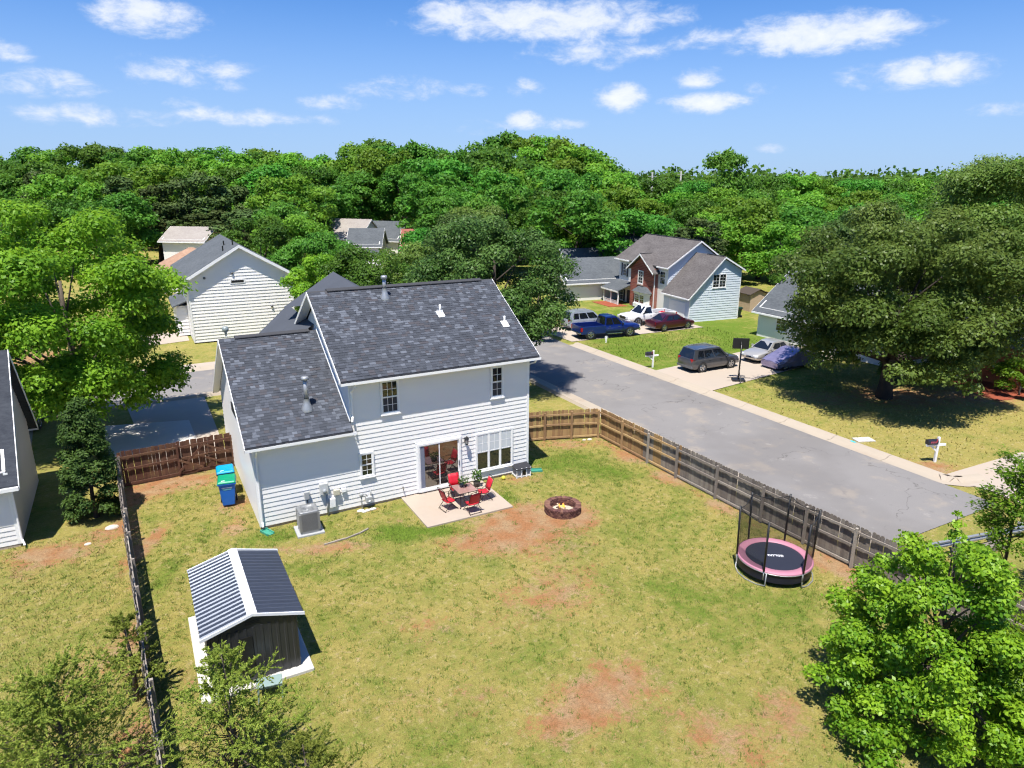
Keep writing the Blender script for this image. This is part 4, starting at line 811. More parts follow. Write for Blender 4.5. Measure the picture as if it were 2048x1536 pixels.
# ---------------------------------------------------------------- metal shed
SH = thing('garden_shed', 'charcoal ribbed metal shed with white ridge cap on pale slab', 'shed')
M['shedwall'] = mat('charcoal_steel', (.05, .052, .058), .3, .12, 4, metal=.5); M['shedroof'] = mat('blue_grey_steel', (.12, .135, .165), .42, .1, 5, metal=.8)
M['shedroof2'] = M['shedroof']; M['whitesteel'] = mat('white_steel', (.72, .73, .75), .35, .05, 5)
MB().bx(-3.05, -.1, -9.28, -5.02, -.05, .09).build('slab', M['concw'], SH, bevel=.02)
def ribbed(p0, du, dv, nrm, U, V, pitch, rib, h, name, mt, panel=3):
    """ribs run along dv; laid in panels, each a piece"""
    p0, du, dv, nrm = Vector(p0), Vector(du).normalized(), Vector(dv).normalized(), Vector(nrm).normalized()
    n = int(round(U/pitch)); pitch = U/n
    for g in range(0, n, panel):
        q = MB(); k1 = min(panel, n-g); prof = []
        for k in range(k1):
            x = (g+k)*pitch; e_ = min(h*1.0, rib*.45); prof += [(x, 0), (x+(pitch-rib)/2, 0), (x+(pitch-rib)/2+e_, h), (x+(pitch+rib)/2-e_, h), (x+(pitch+rib)/2, 0)]
        prof.append(((g+k1)*pitch, 0)); prof = [(a, b_+(.002 if g % (2*panel) else 0)) for a, b_ in prof]
        m = len(prof); vs = [p0+du*a+nrm*b_+dv*v for v in (0, V) for a, b_ in prof]+[p0+du*a+nrm*(b_-.012)+dv*v for v in (0, V) for a, b_ in prof]
        q.add(vs, [(i, i+1, m+i+1, m+i) for i in range(m-1)]+[(2*m+i, 3*m+i, 3*m+i+1, 2*m+i+1) for i in range(m-1)]+[(i, 2*m+i, 2*m+i+1, i+1) for i in range(m-1)]+[(m+i, m+i+1, 3*m+i+1, 3*m+i) for i in range(m-1)])
        q.build(name, mt, SH)
x0, x1, y0, y1, ez = -2.7, -.4, -8.98, -5.42, 1.74
ribbed((x0, y0, .09), (1, 0, 0), (0, 0, 1), (0, -1, 0), x1-x0, 1.66, .21, .1, .018, 'wall_panel', M['shedwall'], 3)
ribbed((x1, y0, .09), (0, 1, 0), (0, 0, 1), (1, 0, 0), y1-y0, 1.66, .22, .1, .018, 'wall_panel', M['shedwall'], 4)
ribbed((x0, y0, .09), (0, 1, 0), (0, 0, 1), (-1, 0, 0), y1-y0, 1.66, .22, .1, .018, 'wall_panel', M['shedwall'], 4)
ribbed((x0, y1, .09), (1, 0, 0), (0, 0, 1), (0, 1, 0), x1-x0, 1.66, .21, .1, .018, 'wall_panel', M['shedwall'], 3)
for y in (y0-.004, y1): 
    q = MB(); q.poly([(x0, y, 1.74), (x1, y, 1.74), (-1.54, y, 2.08)], (0, .01, 0)); g = q.build('gable_panel', M['shedwall'], SH)
    if y < -8:
        for k in range(3): MB().bx(-1.75, -1.35, y-.012, y-.001, 1.84+k*.045, 1.86+k*.045).build('vent_slot', M['black'], g)
sl = Vector((1.33, 0, .36)).normalized(); nl = Vector((-sl.z, 0, sl.x)); L = math.hypot(1.33, .36)
ribbed((-2.87, -9.02, 1.80), (0, 1, 0), (sl.x, 0, sl.z), (nl.x, 0, nl.z), 3.78, L, .2, .105, .030, 'roof_panel', M['shedroof'], 3)
ribbed((-.21, -9.02, 1.80), (0, 1, 0), (-sl.x, 0, sl.z), (-nl.x, 0, nl.z), 3.78, L, .2, .035, .012, 'roof_panel', M['shedroof2'], 3)
q = MB()
for s_ in (-1, 1): q.poly([(-1.54, -9.06, 2.215), (-1.54, -5.2, 2.215), (-1.54+s_*.13, -5.2, 2.18), (-1.54+s_*.13, -9.06, 2.18)], (0, 0, .012))
q.build('ridge_cap', M['whitesteel'], SH)
for y in (-9.075, -5.235):
    for s_, xe in ((-1, -2.89), (1, -.19)):
        q = MB(); q.hexa([(xe, y, 1.74), (xe, y+.04, 1.74), (-1.54, y+.04, 2.13), (-1.54, y, 2.13), (xe, y, 1.83), (xe, y+.04, 1.83), (-1.54, y+.04, 2.21), (-1.54, y, 2.21)]); q.build('rake_trim', M['whitesteel'], SH)
MB().bx(-1.95, -1.6, -9.02, -9.001, .3, 1.5).build('door_seam', M['darkmetal'], SH)
for z in (.3, .9, 1.5): MB().bx(-.395, -.378, -8.95, -8.9, z, z+.02).build('hinge', M['galv'], SH)
# small table beside the shed
TB = thing('side_table', 'small grey green plastic table standing in front of the shed', 'table', (-1.38, -9.75, 0), R(-8)); mt_ = mat('sage_plastic', (.22, .30, .28), .5, .1, 9)
q = MB(); q.bx(-.33, .33, -.2, .2, .46, .5); q.build('table_top', mt_, TB, bevel=.015)
for sx in (-1, 1):
    for sy in (-1, 1): MB().tube([(sx*.28, sy*.16, .46), (sx*.31, sy*.18, 0)], [.03, .022], 6).build('leg', mt_, TB)
q = MB(); q.bx(-.29, .29, -.17, .17, .4, .455); q.build('apron', mt_, TB)
# ---------------------------------------------------------------- trampoline
TR = thing('trampoline', 'round pink and black trampoline with black netting beside the street fence', 'trampoline', (15.6, -11.75, 0), R(28)); RZ = .56; RR = 1.28
M['pink'] = mat('pink_pad', (.40, .17, .23), .55, .1, 5); M['jump'] = mat('jump_mat', (.016, .019, .034), .6, .12, 6); M['skirt'] = mat('navy_skirt', (.008, .008, .02), .5, .15, 5)
nst = 72; ri = RR*.77
q = MB(); q.lathe([(ri, -.0), (ri+.02, .028), (RR-.03, .035), (RR+.02, 0), (RR, -.045)], nst, (0, 0, RZ)); q.build('pad', M['pink'], TR, True)
q = MB(); q.lathe([(.001, -.008), (ri+.02, -.005)], nst, (0, 0, RZ)); q.build('jump_mat', M['jump'], TR)
q = MB(); q.lathe([(RR-.03, -.05), (RR-.02, -.36)], nst, (0, 0, RZ)); q.build('skirt', M['skirt'], TR, True)
q = MB(); q.tube([(RR*math.cos(a), RR*math.sin(a), RZ-.04) for a in np.linspace(0, 2*math.pi, 48, endpoint=False)], .022, 8, closed=True); q.build('rim', M['galv'], TR, True)
for k in range(3):
    a0 = R(30+120*k-32); a1 = R(30+120*k+32); p = lambda a, z, r=RR: (r*math.cos(a), r*math.sin(a), z)
    q = MB(); q.tube([p(a0, RZ-.05, RR+.01), p(a0, .06, RR+.03), p((a0*.8+a1*.2), .02, RR+.05), p((a0+a1)/2, .015, RR+.06), p((a0*.2+a1*.8), .02, RR+.05), p(a1, .06, RR+.03), p(a1, RZ-.05, RR+.01)], .021, 8); q.build('leg', M['galv'], TR, True)
tops = []
for k in range(6):
    a = R(60*k-2); p0 = (RR*1.02*math.cos(a), RR*1.02*math.sin(a)); p1 = (RR*1.06*math.cos(a), RR*1.06*math.sin(a)); tops.append((p1[0], p1[1], RZ+1.86))
    MB().tube([(p0[0], p0[1], RZ-.3), (p0[0], p0[1], RZ+.02)], .02, 8).build('pole_base', M['galv'], TR, True)
    MB().tube([(p0[0], p0[1], RZ+.02), (p1[0], p1[1], RZ+1.88)], .036, 8).build('net_pole', M['black'], TR, True)
nm = bpy.data.materials.new('fine_net'); nm.use_nodes = True; t = NT(nm.node_tree); tp = t.new('ShaderNodeBsdfTransparent'); mx = t.new('ShaderNodeMixShader'); mx.inputs[0].default_value = .42
t.n['Principled BSDF'].inputs['Base Color'].default_value = (.01, .01, .012, 1); t.link(tp.outputs[0], mx.inputs[1]); t.link(t.n['Principled BSDF'].outputs[0], mx.inputs[2]); t.link(mx.outputs[0], t.n['Material Output'].inputs[0])
for k in range(6):
    if k == 3: continue          # the side with the open doorway hangs loose
    A_, B_ = tops[k], tops[(k+1) % 6]; vs = []; n = 8
    for j in range(n+1):
        f = j/n; sag = .14*math.sin(math.pi*f); x = A_[0]*(1-f)+B_[0]*f; y = A_[1]*(1-f)+B_[1]*f
        aa = math.atan2(y, x); vs += [(x*.985, y*.985, A_[2]-.03-sag), (RR*.97*math.cos(aa), RR*.97*math.sin(aa), RZ+.03)]
    MB().add(vs, [(2*j, 2*j+1, 2*j+3, 2*j+2) for j in range(n)]).build('net', nm, TR)
    MB().tube([Vector(vs[2*j]) for j in range(n+1)], .012, 5).build('net_cord', M['black'], TR)
# white maker's lettering on the mat, as block letters
glyph = {'Q': ['0110', '1001', '1001', '1011', '0111'], 'U': ['1001', '1001', '1001', '1001', '0110'], 'L': ['1000', '1000', '1000', '1000', '1111'], 'O': ['0110', '1001', '1001', '1001', '0110'], 'G': ['0111', '1000', '1011', '1001', '0111']}
q = MB(); cx = 0
mlt = Matrix.Translation((.02, -.04, RZ-.002)) @ Matrix.Rotation(R(118), 4, 'Z')
for ch in 'GOLUQ':
    for r, row in enumerate(glyph[ch]):
        for c, v in enumerate(row):
            if v == '1': q.rbx(mlt, -.27+cx+c*.023, -.27+cx+(c+1)*.023, -.06-r*.023+.1, -.06-(r+1)*.023+.1, 0, .004)
    cx += .112
q.rbx(mlt, -.27, .27, -.09, -.082, 0, .004)
q.build('lettering', mat('white_print', (.75, .75, .78), .6), TR)
# ---------------------------------------------------------------- brick fire pit
FP = thing('fire_pit', 'ring of dark red bricks around a small fire on bare clay', 'fire pit', (11.43, -4.32, tz(11.43)))
mbk = mat('pit_brick', (.13, .055, .042), .85, .25, 12, .3, 40, rand=.5, hue=.04); 
q = MB(); q.bx(0, .225, -.05, .05, 0, .064); bme = q.mesh('brick'); bme.materials.append(mbk)
rg = random.Random(3)
for lay in range(5):
    n = 40
    for k in range(n):
        a = 2*math.pi*(k+.5*(lay % 2))/n; o = link('brick', bme, FP); r_ = .54+rg.gauss(0, .008)+(.012 if lay == 4 else 0)
        o.location = (r_*math.cos(a), r_*math.sin(a), lay*.067); o.rotation_euler = (rg.gauss(0, .03), rg.gauss(0, .02), a+rg.gauss(0, .04)); o.scale = (1, .92, 1)
q = MB(); q.lathe([(.001, .05), (.3, .04), (.56, .015)], 20); q.build('ash_bed', mat('ash', (.42, .38, .3), .95, .3, 9), FP)
for k in range(7):
    a = rg.uniform(0, 6.28); c = (rg.uniform(-.2, .2), rg.uniform(-.2, .2)); MB().tube([(c[0]-.2*math.cos(a), c[1]-.2*math.sin(a), .05+k*.012), (c[0]+.2*math.cos(a), c[1]+.2*math.sin(a), .1+k*.018)], [.035, .03], 7).build('log', M['wood_dark'] if k % 2 else mat('charred_wood', (.42, .33, .22), .9, .3, 20), FP)
fm = bpy.data.materials.new('flame'); fm.use_nodes = True; b = fm.node_tree.nodes['Principled BSDF']; b.inputs['Base Color'].default_value = (.6, .2, .02, 1); b.inputs['Emission Color'].default_value = (1, .36, .05, 1); b.inputs['Emission Strength'].default_value = 1.1
for k in range(6):
    a = rg.uniform(0, 6.28); r_ = rg.uniform(0, .16); c = (.08+r_*math.cos(a), .1+r_*math.sin(a)); h = rg.uniform(.1, .24)
    q = MB(); q.tube([(c[0], c[1], .1), (c[0]+.02, c[1], .1+h*.35), (c[0]-.02, c[1]+.02, .1+h*.75), (c[0]+.03, c[1], .1+h)], [.03, .045, .022, .002], 7); q.build('flame', fm, FP, True)
# ---------------------------------------------------------------- patio set
mfr = mat('bronze_tube', (.045, .03, .022), .4, .1, 9, metal=.4); mdk = mat('sling_shadow', (.42, .012, .026), .55)
PT = thing('patio_table', 'square glass topped patio table with brown frame on the concrete patio', 'table', (8.05, -1.85, .07))
q = MB(); q.bx(-.43, .43, -.43, .43, .70, .708); q.build('glass_top', mat('tinted_glass', (.30, .17, .15), .06, .05, 3, spec=.9), PT)
q = MB(); pts = [(-.44, -.44), (.44, -.44), (.44, .44), (-.44, .44)]
for (a, b_) in zip(pts, pts[1:]+pts[:1]): q.tube([(a[0], a[1], .70), (b_[0], b_[1], .70)], .018, 8)
q.build('top_frame', mfr, PT, True)
for sx, sy in ((-1, -1), (1, -1), (1, 1), (-1, 1)): MB().tube([(sx*.4, sy*.4, .69), (sx*.33, sy*.33, .35), (sx*.4, sy*.4, 0)], .014, 8).build('leg', mfr, PT, True)
def chair(label, loc, rz):
    c = thing('patio_chair', label, 'chair', loc, rz, 'red folding chairs round the patio table')
    w = .26
    q = MB(); n = 8   # sling seat: faces local +y, dips slightly
    S_ = [(-.22, .40), (-.1, .385), (.05, .38), (.2, .405)]
    q.add([(x, y, z-.02*(1-(x/w)**2)) for (y, z) in S_ for x in np.linspace(-w+.02, w-.02, 5)], [(i*5+j, i*5+j+1, i*5+j+6, i*5+j+5) for i in range(3) for j in range(4)]); o = q.build('seat', M['red'], c, True); md = o.modifiers.new('s', 'SOLIDIFY'); md.thickness = .012
    q = MB(); Bk = [(-.2, .43), (-.25, .6), (-.31, .78), (-.37, .93)]
    q.add([(x, y-.02*(1-(x/w)**2), z) for (y, z) in Bk for x in np.linspace(-w+.02, w-.02, 5)], [(i*5+j, i*5+j+1, i*5+j+6, i*5+j+5) for i in range(3) for j in range(4)]); o = q.build('backrest', M['red'], c, True); md = o.modifiers.new('s', 'SOLIDIFY'); md.thickness = .012
    for s_ in (-1, 1):
        MB().tube([(s_*w, .3, 0), (s_*w, -.08, .42), (s_*w, -.22, .5), (s_*w, -.39, .99)], .014, 7).build('leg', mfr, c, True)
        MB().tube([(s_*w*1.02, -.36, 0), (s_*w*1.02, .02, .4), (s_*w*1.02, .22, .41)], .014, 7).build('leg', mfr, c, True)
        MB().tube([(s_*w*1.05, -.24, .62), (s_*w*1.08, -.05, .64), (s_*w*1.08, .2, .62), (s_*w*1.03, .14, .42)], .014, 7).build('armrest', mfr, c, True)
    MB().tube([(-w, -.39, .98), (-w*.5, -.41, 1.02), (w*.5, -.41, 1.02), (w, -.39, .98)], .014, 7).build('top_rail', mfr, c, True)
    MB().tube([(-w, .27, .03), (w, .27, .03)], .012, 6).build('stretcher', mfr, c); MB().tube([(-w, -.34, .03), (w, -.34, .03)], .012, 6).build('stretcher', mfr, c)
    return c
chair('red patio chair on the left side of the glass table', (7.27, -1.95, .07), R(-90+8)); chair('red patio chair in front of the glass table, back to the lawn', (8.02, -2.62, .07), R(4))
chair('red patio chair at the right end of the glass table', (8.92, -1.85, .07), R(90-6)); chair('red patio chair behind the glass table near the sliding door', (8.02, -1.02, .07), R(176))
# ---- plants on and by the table
def leafcluster(n, rad, h, size, seed, up=.6):
    rg = np.random.default_rng(seed); a = rg.uniform(0, 2*np.pi, n); r = rad*np.sqrt(rg.random(n)); z = h*rg.random(n)
    C = np.stack([r*np.cos(a), r*np.sin(a), z], -1); N = rg.normal(0, 1, (n, 3)); N[:, 2] += up; return leafmesh(C, N, size*rg.uniform(.7, 1.3, n), rg)
def leafmesh(C, N, s, rg, aspect=.55, tone=None, name='crown', dirv=None):
    """diamond leaf per point, folded a little along the midrib"""
    n = len(C); N = N/np.linalg.norm(N, axis=1, keepdims=True)
    T_ = rg.normal(0, 1, (n, 3)) if dirv is None else dirv+rg.normal(0, .25, (n, 3)); T_ -= (T_*N).sum(1, keepdims=True)*N; T_ /= np.linalg.norm(T_, axis=1, keepdims=True)+1e-9; B_ = np.cross(N, T_)
    s = np.asarray(s)[:, None]
    V = np.stack([C-T_*s*.5, C+B_*s*aspect*.5-N*s*.10, C+T_*s*.5-N*s*.12, C-B_*s*aspect*.5-N*s*.10], 1).reshape(-1, 3)
    me = npmesh(name, V, np.arange(4*n).reshape(-1, 4)); attr(me, 'tone', rg.random(n) if tone is None else tone, 'FACE'); return me
M['leaf_pot'] = leafmat('pot_leaf', (.05, .13, .02), (.12, .22, .04))
PP = thing('potted_plant', 'small blue pot with trailing green plant on the glass table', 'potted plant', (8.0, -1.68, .785))
MB().lathe([(.001, 0), (.075, 0), (.1, .13), (.105, .15), (.09, .15), (.001, .13)], 16).build('pot', mat('blue_glaze', (.02, .035, .09), .2), PP, True)
me = leafcluster(110, .2, .25, .09, 4); me.materials.append(M['leaf_pot']); link('foliage', me, PP, (.05, .02, .13))
PP = thing('potted_plant', 'dark pot with thin stems on the glass table beside the blue pot', 'potted plant', (8.16, -1.72, .785))
MB().lathe([(.001, 0), (.06, 0), (.075, .1), (.06, .1), (.001, .09)], 14).build('pot', mat('plum_pot', (.06, .015, .02), .4), PP, True)
me = leafcluster(50, .16, .35, .07, 5); me.materials.append(M['leaf_pot']); link('foliage', me, PP, (.03, .06, .1))
PP = thing('potted_plant', 'leafy green plant in a dark pot by the wall right of the patio door', 'potted plant', (9.25, -.55, .07))
MB().lathe([(.001, 0), (.12, 0), (.16, .24), (.13, .24), (.001, .22)], 14).build('pot', mat('dark_pot', (.03, .025, .02), .6), PP, True)
me = leafcluster(120, .22, .5, .13, 6); me.materials.append(M['leaf_pot']); link('foliage', me, PP, (0, 0, .3))
# ---------------------------------------------------------------- things along the back wall
AC = thing('air_conditioner', 'tall grey air conditioner unit on a concrete pad against the back wall', 'air conditioner', (1.66, -.98, 0), R(-2))
MB().bx(-.52, .52, -.5, .48, -.03, .08).build('pad', M['grey'], AC, bevel=.015)
def rsq(w, r, n=5):
    out_ = []
    for cx, cy, a0 in ((w-r, w-r, 0), (-w+r, w-r, 90), (-w+r, -w+r, 180), (w-r, -w+r, 270)):
        for k in range(n+1): a = R(a0+90*k/n); out_.append((cx+r*math.cos(a), cy+r*math.sin(a)))
    return out_
pr = rsq(.38, .1); mac = mat('ac_grey', (.24, .245, .25), .45, .08, 8, metal=.3)
q = MB(); q.poly([(x, y, .08) for x, y in pr], (0, 0, .1)); q.build('base_pan', mac, AC)
q = MB(); q.poly([(x*.965, y*.965, .185) for x, y in pr], (0, 0, .72)); q.build('coil', M['greydk'], AC)
louv = MB()
for k in range(22): q = MB(); louv.poly([(x, y, .2+k*.0325) for x, y in pr], (0, 0, .014))
louv.build('louvre_guard', mac, AC)
for x, y in ((1, 1), (-1, 1), (-1, -1), (1, -1)): MB().bx(x*.345-.045, x*.345+.045, y*.345-.045, y*.345+.045, .18, .91).build('corner_post', mac, AC)
q = MB(); n = len(pr); vs = []
for (x, y) in pr:
    a = math.atan2(y, x); vs += [(x, y, .9), (x, y, .96), (x*.96, y*.96, .99), (.3*math.cos(a), .3*math.sin(a), .985), (.27*math.cos(a), .27*math.sin(a), .86)]
fs = [(5*i+j, 5*((i+1) % n)+j, 5*((i+1) % n)+j+1, 5*i+j+1) for i in range(n) for j in range(4)]; q.add(vs, fs); q.build('top_cover', mac, AC, True)
q = MB(); q.cyl((0, 0), .29, .80, .82, 24); q.build('fan_well', M['greydk'], AC); q = MB(); q.cyl((0, 0), .06, .82, .93, 14); q.build('fan_hub', M['rim'], AC)
for k in range(10):
    r_ = .03+k*.027; q = MB(); q.tube([(r_*math.cos(a), r_*math.sin(a), .972) for a in np.linspace(0, 2*math.pi, 24, endpoint=False)], .004, 4, closed=True); q.build('fan_guard_ring', M['grey'], AC)
for k in range(4): a = R(90*k+20); MB().bar((.05*math.cos(a), .05*math.sin(a), .84), (.27*math.cos(a), .27*math.sin(a), .84), .09, .008).build('fan_blade', M['grey'], AC)
def wallbox(name, label, cat, x, z, w, h, d, mt, extra=None):
    o = thing(name, label, cat, (x, -.045, z)); MB().bx(-w/2, w/2, -d, 0, -h/2, h/2).build('case', mt, o, bevel=.012)
    MB().bx(-w/2+.02, w/2-.02, -d-.008, -d-.001, -h/2+.03, h/2-.03).build('cover', mt, o)
    if extra: extra(o, d)
    return o
def meter(o, d):
    q = MB(); q.tube([(0, -d, -.05), (0, -d-.1, -.05), (0, -d-.13, -.05)], [.09, .09, .06], 16); q.build('glass_dome', mat('meter_glass', (.3, .32, .33), .08, spec=.9), o, True)
    MB().tube([(.1, -.05, -.28), (.1, -.05, -1.2)], .035, 8).build('conduit', M['grey'], o, True)
wallbox('electric_meter', 'pale grey electric meter box with round glass dial', 'meter', 2.55, 1.25, .34, .5, .13, mat('meter_grey', (.52, .53, .52), .5), meter)
wallbox('disconnect_box', 'small grey disconnect box above the air conditioner', 'electric box', 1.86, 1.1, .2, .34, .11, M['grey'], lambda o, d: MB().tube([(0, -.06, -.17), (.02, -.06, -.6)], .02, 6).build('conduit', M['black'], o))
wallbox('utility_box', 'beige square utility box right of the electric meter', 'electric box', 3.06, .98, .25, .25, .12, M['beige'])
wallbox('utility_box', 'small white utility box, the rightmost of the three', 'electric box', 3.36, 1.0, .19, .18, .09, M['trim'])
wallbox('cable_box', 'tall white cable box low on the wall under the beige box', 'electric box', 2.86, .56, .24, .42, .12, M['trim'])
GM = thing('gas_meter', 'grey gas meter with bent pipes at the foot of the back wall', 'gas meter', (4.3, -.2, 0))
MB().tube([(-.25, 0, 0), (-.25, 0, .62), (-.22, 0, .68), (-.05, 0, .66), (0, 0, .55)], .025, 8).build('inlet_pipe', M['grey'], GM, True); MB().sph((-.25, -.02, .68), .09, 12, 8, (1, .6, 1)).build('regulator', M['grey'], GM, True)
MB().bx(-.08, .2, -.1, .1, .28, .56).build('body', M['grey'], GM, bevel=.04); MB().tube([(.16, 0, .55), (.16, .0, .78), (.2, .1, .82)], .025, 8).build('outlet_pipe', M['grey'], GM, True)
MB().cyl((.06, -.11), .05, .36, .38, 12).build('dial', M['trim'], GM)
for k, (x, y, s_) in enumerate(((-.35, -.12, .13), (-.1, -.22, .11), (.15, -.2, .12), (-.25, -.28, .08))):
    o = thing('stone', ('largest white stone left of the gas meter', 'white stone in front of the gas meter', 'white stone right of the gas meter pipe', 'smallest white stone nearest the lawn by the gas meter')[k], 'stone', (4.3+x, -.2+y, .02)); MB().sph((0, 0, 0), s_, 9, 6, (1.3, .8, .5)).build('rock', mat('white_stone', (.6, .57, .5), .9, .15, 9), o)
FC = thing('hose_tap', 'small dark garden tap low on the wall left of the patio door', 'tap', (5.92, -.05, .55)); MB().tube([(0, 0, 0), (0, -.1, 0), (0, -.12, -.1)], .016, 7).build('spout', M['brass'], FC, True); MB().cyl((0, -.06), .035, .03, .04, 10).build('wheel', M['black'], FC)
WL = thing('wall_lantern', 'black carriage lantern on the wall right of the patio door', 'lantern', (8.95, -.04, 2.2))
MB().bx(-.05, .05, -.03, 0, -.12, .12).build('back_plate', M['black'], WL); MB().tube([(0, -.02, .1), (0, -.12, .2), (0, -.18, .14)], .012, 6).build('arm', M['black'], WL, True)
q = MB(); q.lathe([(.03, -.16), (.075, -.12), (.085, .1)], 6, (0, -.18, 0)); q.build('glass', glassmat('lantern_glass', (.2, .2, .2), 1.5), WL); q = MB(); q.lathe([(.11, .1), (.06, .17), (.015, .22), (.001, .26)], 6, (0, -.18, 0)); q.build('cap', M['black'], WL); q = MB(); q.lathe([(.001, -.2), (.05, -.17), (.08, -.12)], 6, (0, -.18, 0)); q.build('base', M['black'], WL)
# pet house, splash blocks, ball, stones
PH = thing('pet_house', 'small white and grey pet house with black roof at the house corner', 'pet house', (11.72, -.28, 0), R(-4))
MB().bx(-.36, .34, -.24, .26, .06, .42).build('cabin', mat('grey_panel', (.33, .35, .38), .6), PH)
for x in (-.37, -.12, .13, .33):
    for y in (-.27, .25): MB().bx(x-.025, x+.025, y-.02, y+.02, 0, .46).build('post', M['trim'], PH)
for z in (.06, .42): MB().bx(-.36, .32, -.265, -.245, z-.025, z+.025).build('rail', M['trim'], PH); MB().bx(-.385, -.361, -.245, .25, z-.025, z+.025).build('rail', M['trim'], PH)
MB().bx(-.08, .12, -.262, -.246, .08, .34).build('doorway', M['black'], PH); slab([(-.44, -.34, .45), (.4, -.34, .45), (.4, .32, .53), (-.44, .32, .53)], .035, mat('felt_roof', (.022, .022, .028), .85), 'roof', PH)
def splash(label, x, y, rz):
    o = thing('splash_block', label, 'splash block', (x, y, tz(x)), rz); q = MB(); q.bx(-.15, .15, -.55, 0, 0, .035); q.bx(-.15, -.12, -.55, 0, .035, .09); q.bx(.12, .15, -.55, 0, .035, .09); q.bx(-.12, .12, -.03, 0, .035, .09); q.build('tray', M['greenpl'], o)
splash('green plastic splash block under the left downspout', .06, -.14, R(22)); splash('green plastic splash block beside the pet house', 12.32, -.12, R(70))
o = thing('toy_ball', 'small yellow and black ball on the clay by the back wall', 'ball', (10.72, -.35, .0)); MB().sph((0, 0, .1), .1, 14, 10).build('ball_shell', mat('yellow_ball', (.55, .5, .05), .4, .5, 14), o, True)
for lb, x, y, s_ in (('pale stone beside the corner post of the tan fence', 17.2, 2.0, .12), ('smaller pale stone beside the corner post of the tan fence', 16.9, 2.08, .09), ('flat white stone on clay left of the end-on fence', -5.2, 2.95, .2), ('grey stone half buried beyond the end-on fence', -6.0, 1.9, .1)):
    o = thing('stone', lb, 'stone', (x, y, tz(x)+.02)); MB().sph((0, 0, 0), s_, 9, 6, (1.3, .9, .5)).build('rock', mat('pale_stone', (.55, .47, .4), .9, .2, 9), o)
def plank(label, pts, w, h, mt): 
    o = thing('edging_board', label, 'board', (pts[0][0], pts[0][1], 0)); O = Vector((pts[0][0], pts[0][1], 0))
    for a, b_ in zip(pts[:-1], pts[1:]): MB().bar(Vector((*a, h/2))-O, Vector((*b_, h/2+.02))-O, w, h).build('plank', mt, o)
plank('weathered landscape edging boards on the lawn near the air conditioner', [(1.9, -2.4), (2.7, -2.35), (3.3, -2.2), (3.75, -2.0)], .05, .05, M['wood_railg'])
plank('short loose board lying near the splash block', [(-.2, -2.35), (.25, -2.5)], .09, .05, M['wood_tan'])
# ---------------------------------------------------------------- wheeled bins
def bin_(label, loc, rz, body, lid, marks):
    o = thing('wheeled_bin', label, 'bin', loc, rz, 'wheeled bins beside the house'); h = .98
    q = MB(); q.hexa([(-.2, -.24, .06), (.2, -.24, .06), (.2, .2, .06), (-.2, .2, .06), (-.28, -.33, h), (.28, -.33, h), (.28, .3, h), (-.28, .3, h)]); q.build('body', body, o, bevel=.03)
    q = MB(); q.bx(-.31, .31, -.37, .34, h-.06, h); q.build('rim', body, o, bevel=.02)
    q = MB(); q.hexa([(-.315, -.39, h+.002), (.315, -.39, h+.002), (.315, .36, h+.002), (-.315, .36, h+.002), (-.27, -.34, h+.075), (.27, -.34, h+.075), (.27, .3, h+.1), (-.27, .3, h+.1)]); ld = q.build('lid', lid, o, bevel=.03)
    MB().bx(-.17, -.05, -.3, -.25, h+.086, h+.092).build('lid_label', M['trim'], ld)
    MB().tube([(-.24, .36, h-.05), (-.22, .43, h-.04), (.22, .43, h-.04), (.24, .36, h-.05)], .018, 7).build('handle', body, o, True)
    for s_ in (-1, 1):
        wv = MB(); wv.tube([(s_*.225, .24, .13), (s_*.275, .24, .13)], .13, 18); w = wv.build('wheel', M['tyre'], o, True); MB().tube([(s_*.272, .24, .13), (s_*.282, .24, .13)], .045, 12).build('hub', M['grey'], w)
    if marks:
        for k, (zz, hw) in enumerate(((.80, .17), (.755, .15), (.72, .12))):
            f = (zz-.06)/(h-.06); y = -.24-.09*f-.006
            if k == 0:
                rr_ = random.Random(2); x = -hw
                while x < hw: ww = rr_.uniform(.018, .034); MB().bx(x, x+ww*.75, y, y+.004, zz-.018, zz+.018).build('stencil_letter', M['trim'], o); x += ww+.008
            else: MB().bx(-hw, hw, y, y+.004, zz-.009, zz+.006).build('stencil_line', mat('mint_print', (.2, .55, .5), .5), o)
    return o
bl_ = mat('blue_bin', (.01, .13, .52), .4, .08, 5); cy_ = mat('cyan_lid', (.0, .27, .50), .35, .06, 5); gn_ = mat('green_lid', (.0, .25, .12), .35, .06, 5)
bin_('blue wheeled bin with green lid nearest the camera', (-.80, 3.0, .0), R(-8), bl_, gn_, True).scale = (1.2, 1.2, 1.15)
bin_('wheeled bin with bright cyan lid behind the green lidded one', (-.72, 4.15, .0), R(-4), mat('dark_bin', (.012, .03, .06), .45), cy_, False).scale = (1.2, 1.2, 1.15)
bin_('dark green bin beside the garage wall of the brick fronted house', (50.3, 23.4, 0), R(180), mat('dark_green_bin', (.01, .04, .03), .5), mat('dark_green_lid', (.01, .045, .03), .5), False)
